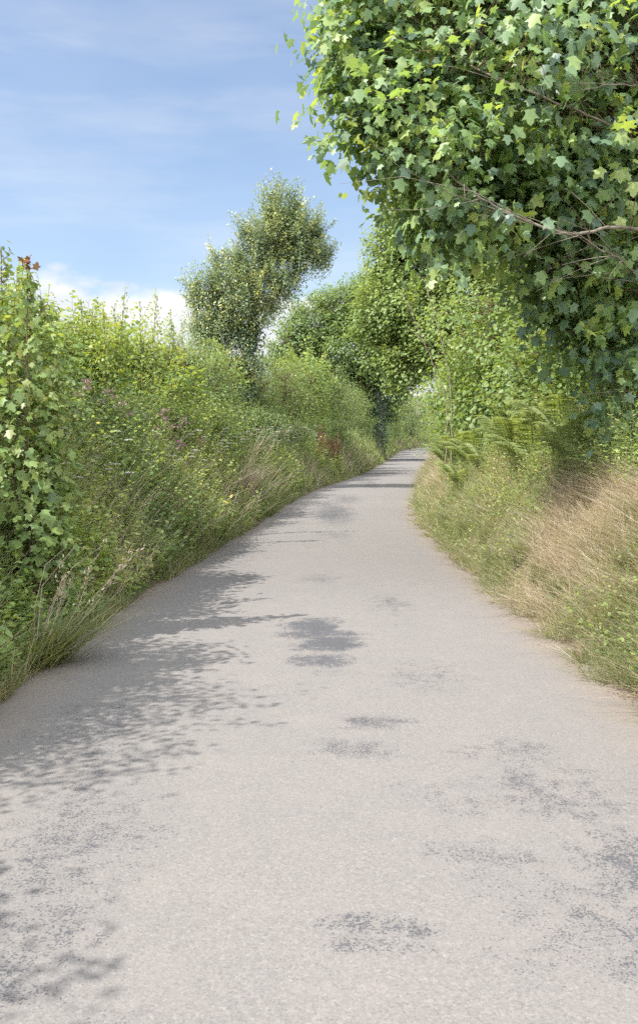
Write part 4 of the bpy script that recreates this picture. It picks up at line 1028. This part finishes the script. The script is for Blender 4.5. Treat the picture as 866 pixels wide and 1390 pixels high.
# arching bramble shoots out of the left hedge
def shoot(pts, label):
    p = [at(*q) for q in pts]; b = p[0].copy()
    t = thing('bramble_shoot', b, label, 'bramble', 'arching bramble shoots in the left hedge')
    s = spline(p, 10) - b; g = Geo(); tube(g, s, np.linspace(.008, .003, len(s)), 5, 0); g.build('stem', [M['stem']], t)
    n = 120; i = rng.integers(2, len(s), n); d = rdir(n) * [1, 1, .4]
    g = Geo(); leaves(g, OVAL, s[i] + d * .05, d, nrm(UP + rdir(n) * .35), rng.uniform(.05, .09, n), 0, np.clip(.75 + rng.normal(size=n) * .12, 0, 1)); g.build('foliage', [M['hazel']], t)
shoot([(215, 600, 16), (225, 540, 16), (245, 490, 16), (285, 462, 16)], 'bright green shoot arching up in front of the holly')
shoot([(190, 600, 14.5), (205, 560, 14.5), (235, 520, 14.5), (265, 505, 14.5)], 'shorter green shoot arching just below the brightest one')
shoot([(20, 780, 8.4), (25, 740, 8.3), (40, 720, 8.2), (58, 722, 8.1)], 'pale stalk bowing out of the weeds at the near left edge')

# ------------------------------------------------------------------ the house beyond the bend
def build_house():
    c = at(556, 560, 140); z0 = float(ground(c[0], c[1])) - .2
    t = thing('house', (c[0], c[1] + 4, z0), 'pale house with a grey roof just showing over the far hedge beyond the bend', 'house')
    W, D, E, Rg = 5.0, 3.2, 4.6, 6.4 
    E = at(0, 541, 140)[2] - z0; Rg = at(0, 519, 140)[2] - z0
    g = Geo()
    def box(g, x0, x1, y0, y1, za, zb, mat=0):
        V = [(x, y, z) for z in (za, zb) for y in (y0, y1) for x in (x0, x1)]
        g.add(V, [0, 2, 3, 1, 4, 5, 7, 6, 0, 1, 5, 4, 2, 6, 7, 3, 0, 4, 6, 2, 1, 3, 7, 5], [4] * 6, mat)
    box(g, -W, W, -D, D, 0, E)
    for s in (-1, 1):
        g.add([(s * W, -D, E), (s * W, D, E), (s * W, 0, Rg - .1)], [0, 1, 2], [3])
    render = noise_mat('pale render', (.5, .45, .40), (.62, .57, .5), 2, .9, .1); g.build('wall', [render], t)
    slate = noise_mat('grey slate', (.20, .20, .21), (.33, .33, .34), 3, .7, .3)
    g = Geo(); o = .3
    for s in (-1, 1):
        g.add([(-W - o, s * (D + o), E - .1), (W + o, s * (D + o), E - .1), (W + o, 0, Rg), (-W - o, 0, Rg), (-W - o, s * (D + o), E + .05), (W + o, s * (D + o), E + .05), (W + o, 0, Rg + .15), (-W - o, 0, Rg + .15)],
              [0, 1, 2, 3, 4, 7, 6, 5, 0, 4, 5, 1, 0, 3, 7, 4, 1, 5, 6, 2], [4] * 5)
    rf = g.build('roof', [slate], t)
    g = Geo(); box(g, -W + .3, -W + 1.2, -.4, .4, Rg - .6, Rg + .9); box(g, -W + .25, -W + 1.25, -.45, .45, Rg + .9, Rg + 1.02)
    g.build('chimney', [noise_mat('brick', (.25, .15, .11), (.36, .24, .18), 8)], rf)
    dark = noise_mat('window glass', (.03, .035, .04), (.06, .07, .08), 1, .15, 0); wf = noise_mat('white frame', (.7, .7, .68), (.8, .8, .78), 3)
    for wx in (-3.2, 0, 3.2):
        g = Geo(); box(g, wx - .55, wx + .55, -D - .06, -D + .02, E - 1.7, E - .5); w = g.build('window', [wf], t)
        g = Geo(); box(g, wx - .46, wx - .04, -D - .065, -D - .04, E - 1.6, E - .6); box(g, wx + .04, wx + .46, -D - .065, -D - .04, E - 1.6, E - .6); g.build('pane', [dark], w)
build_house()
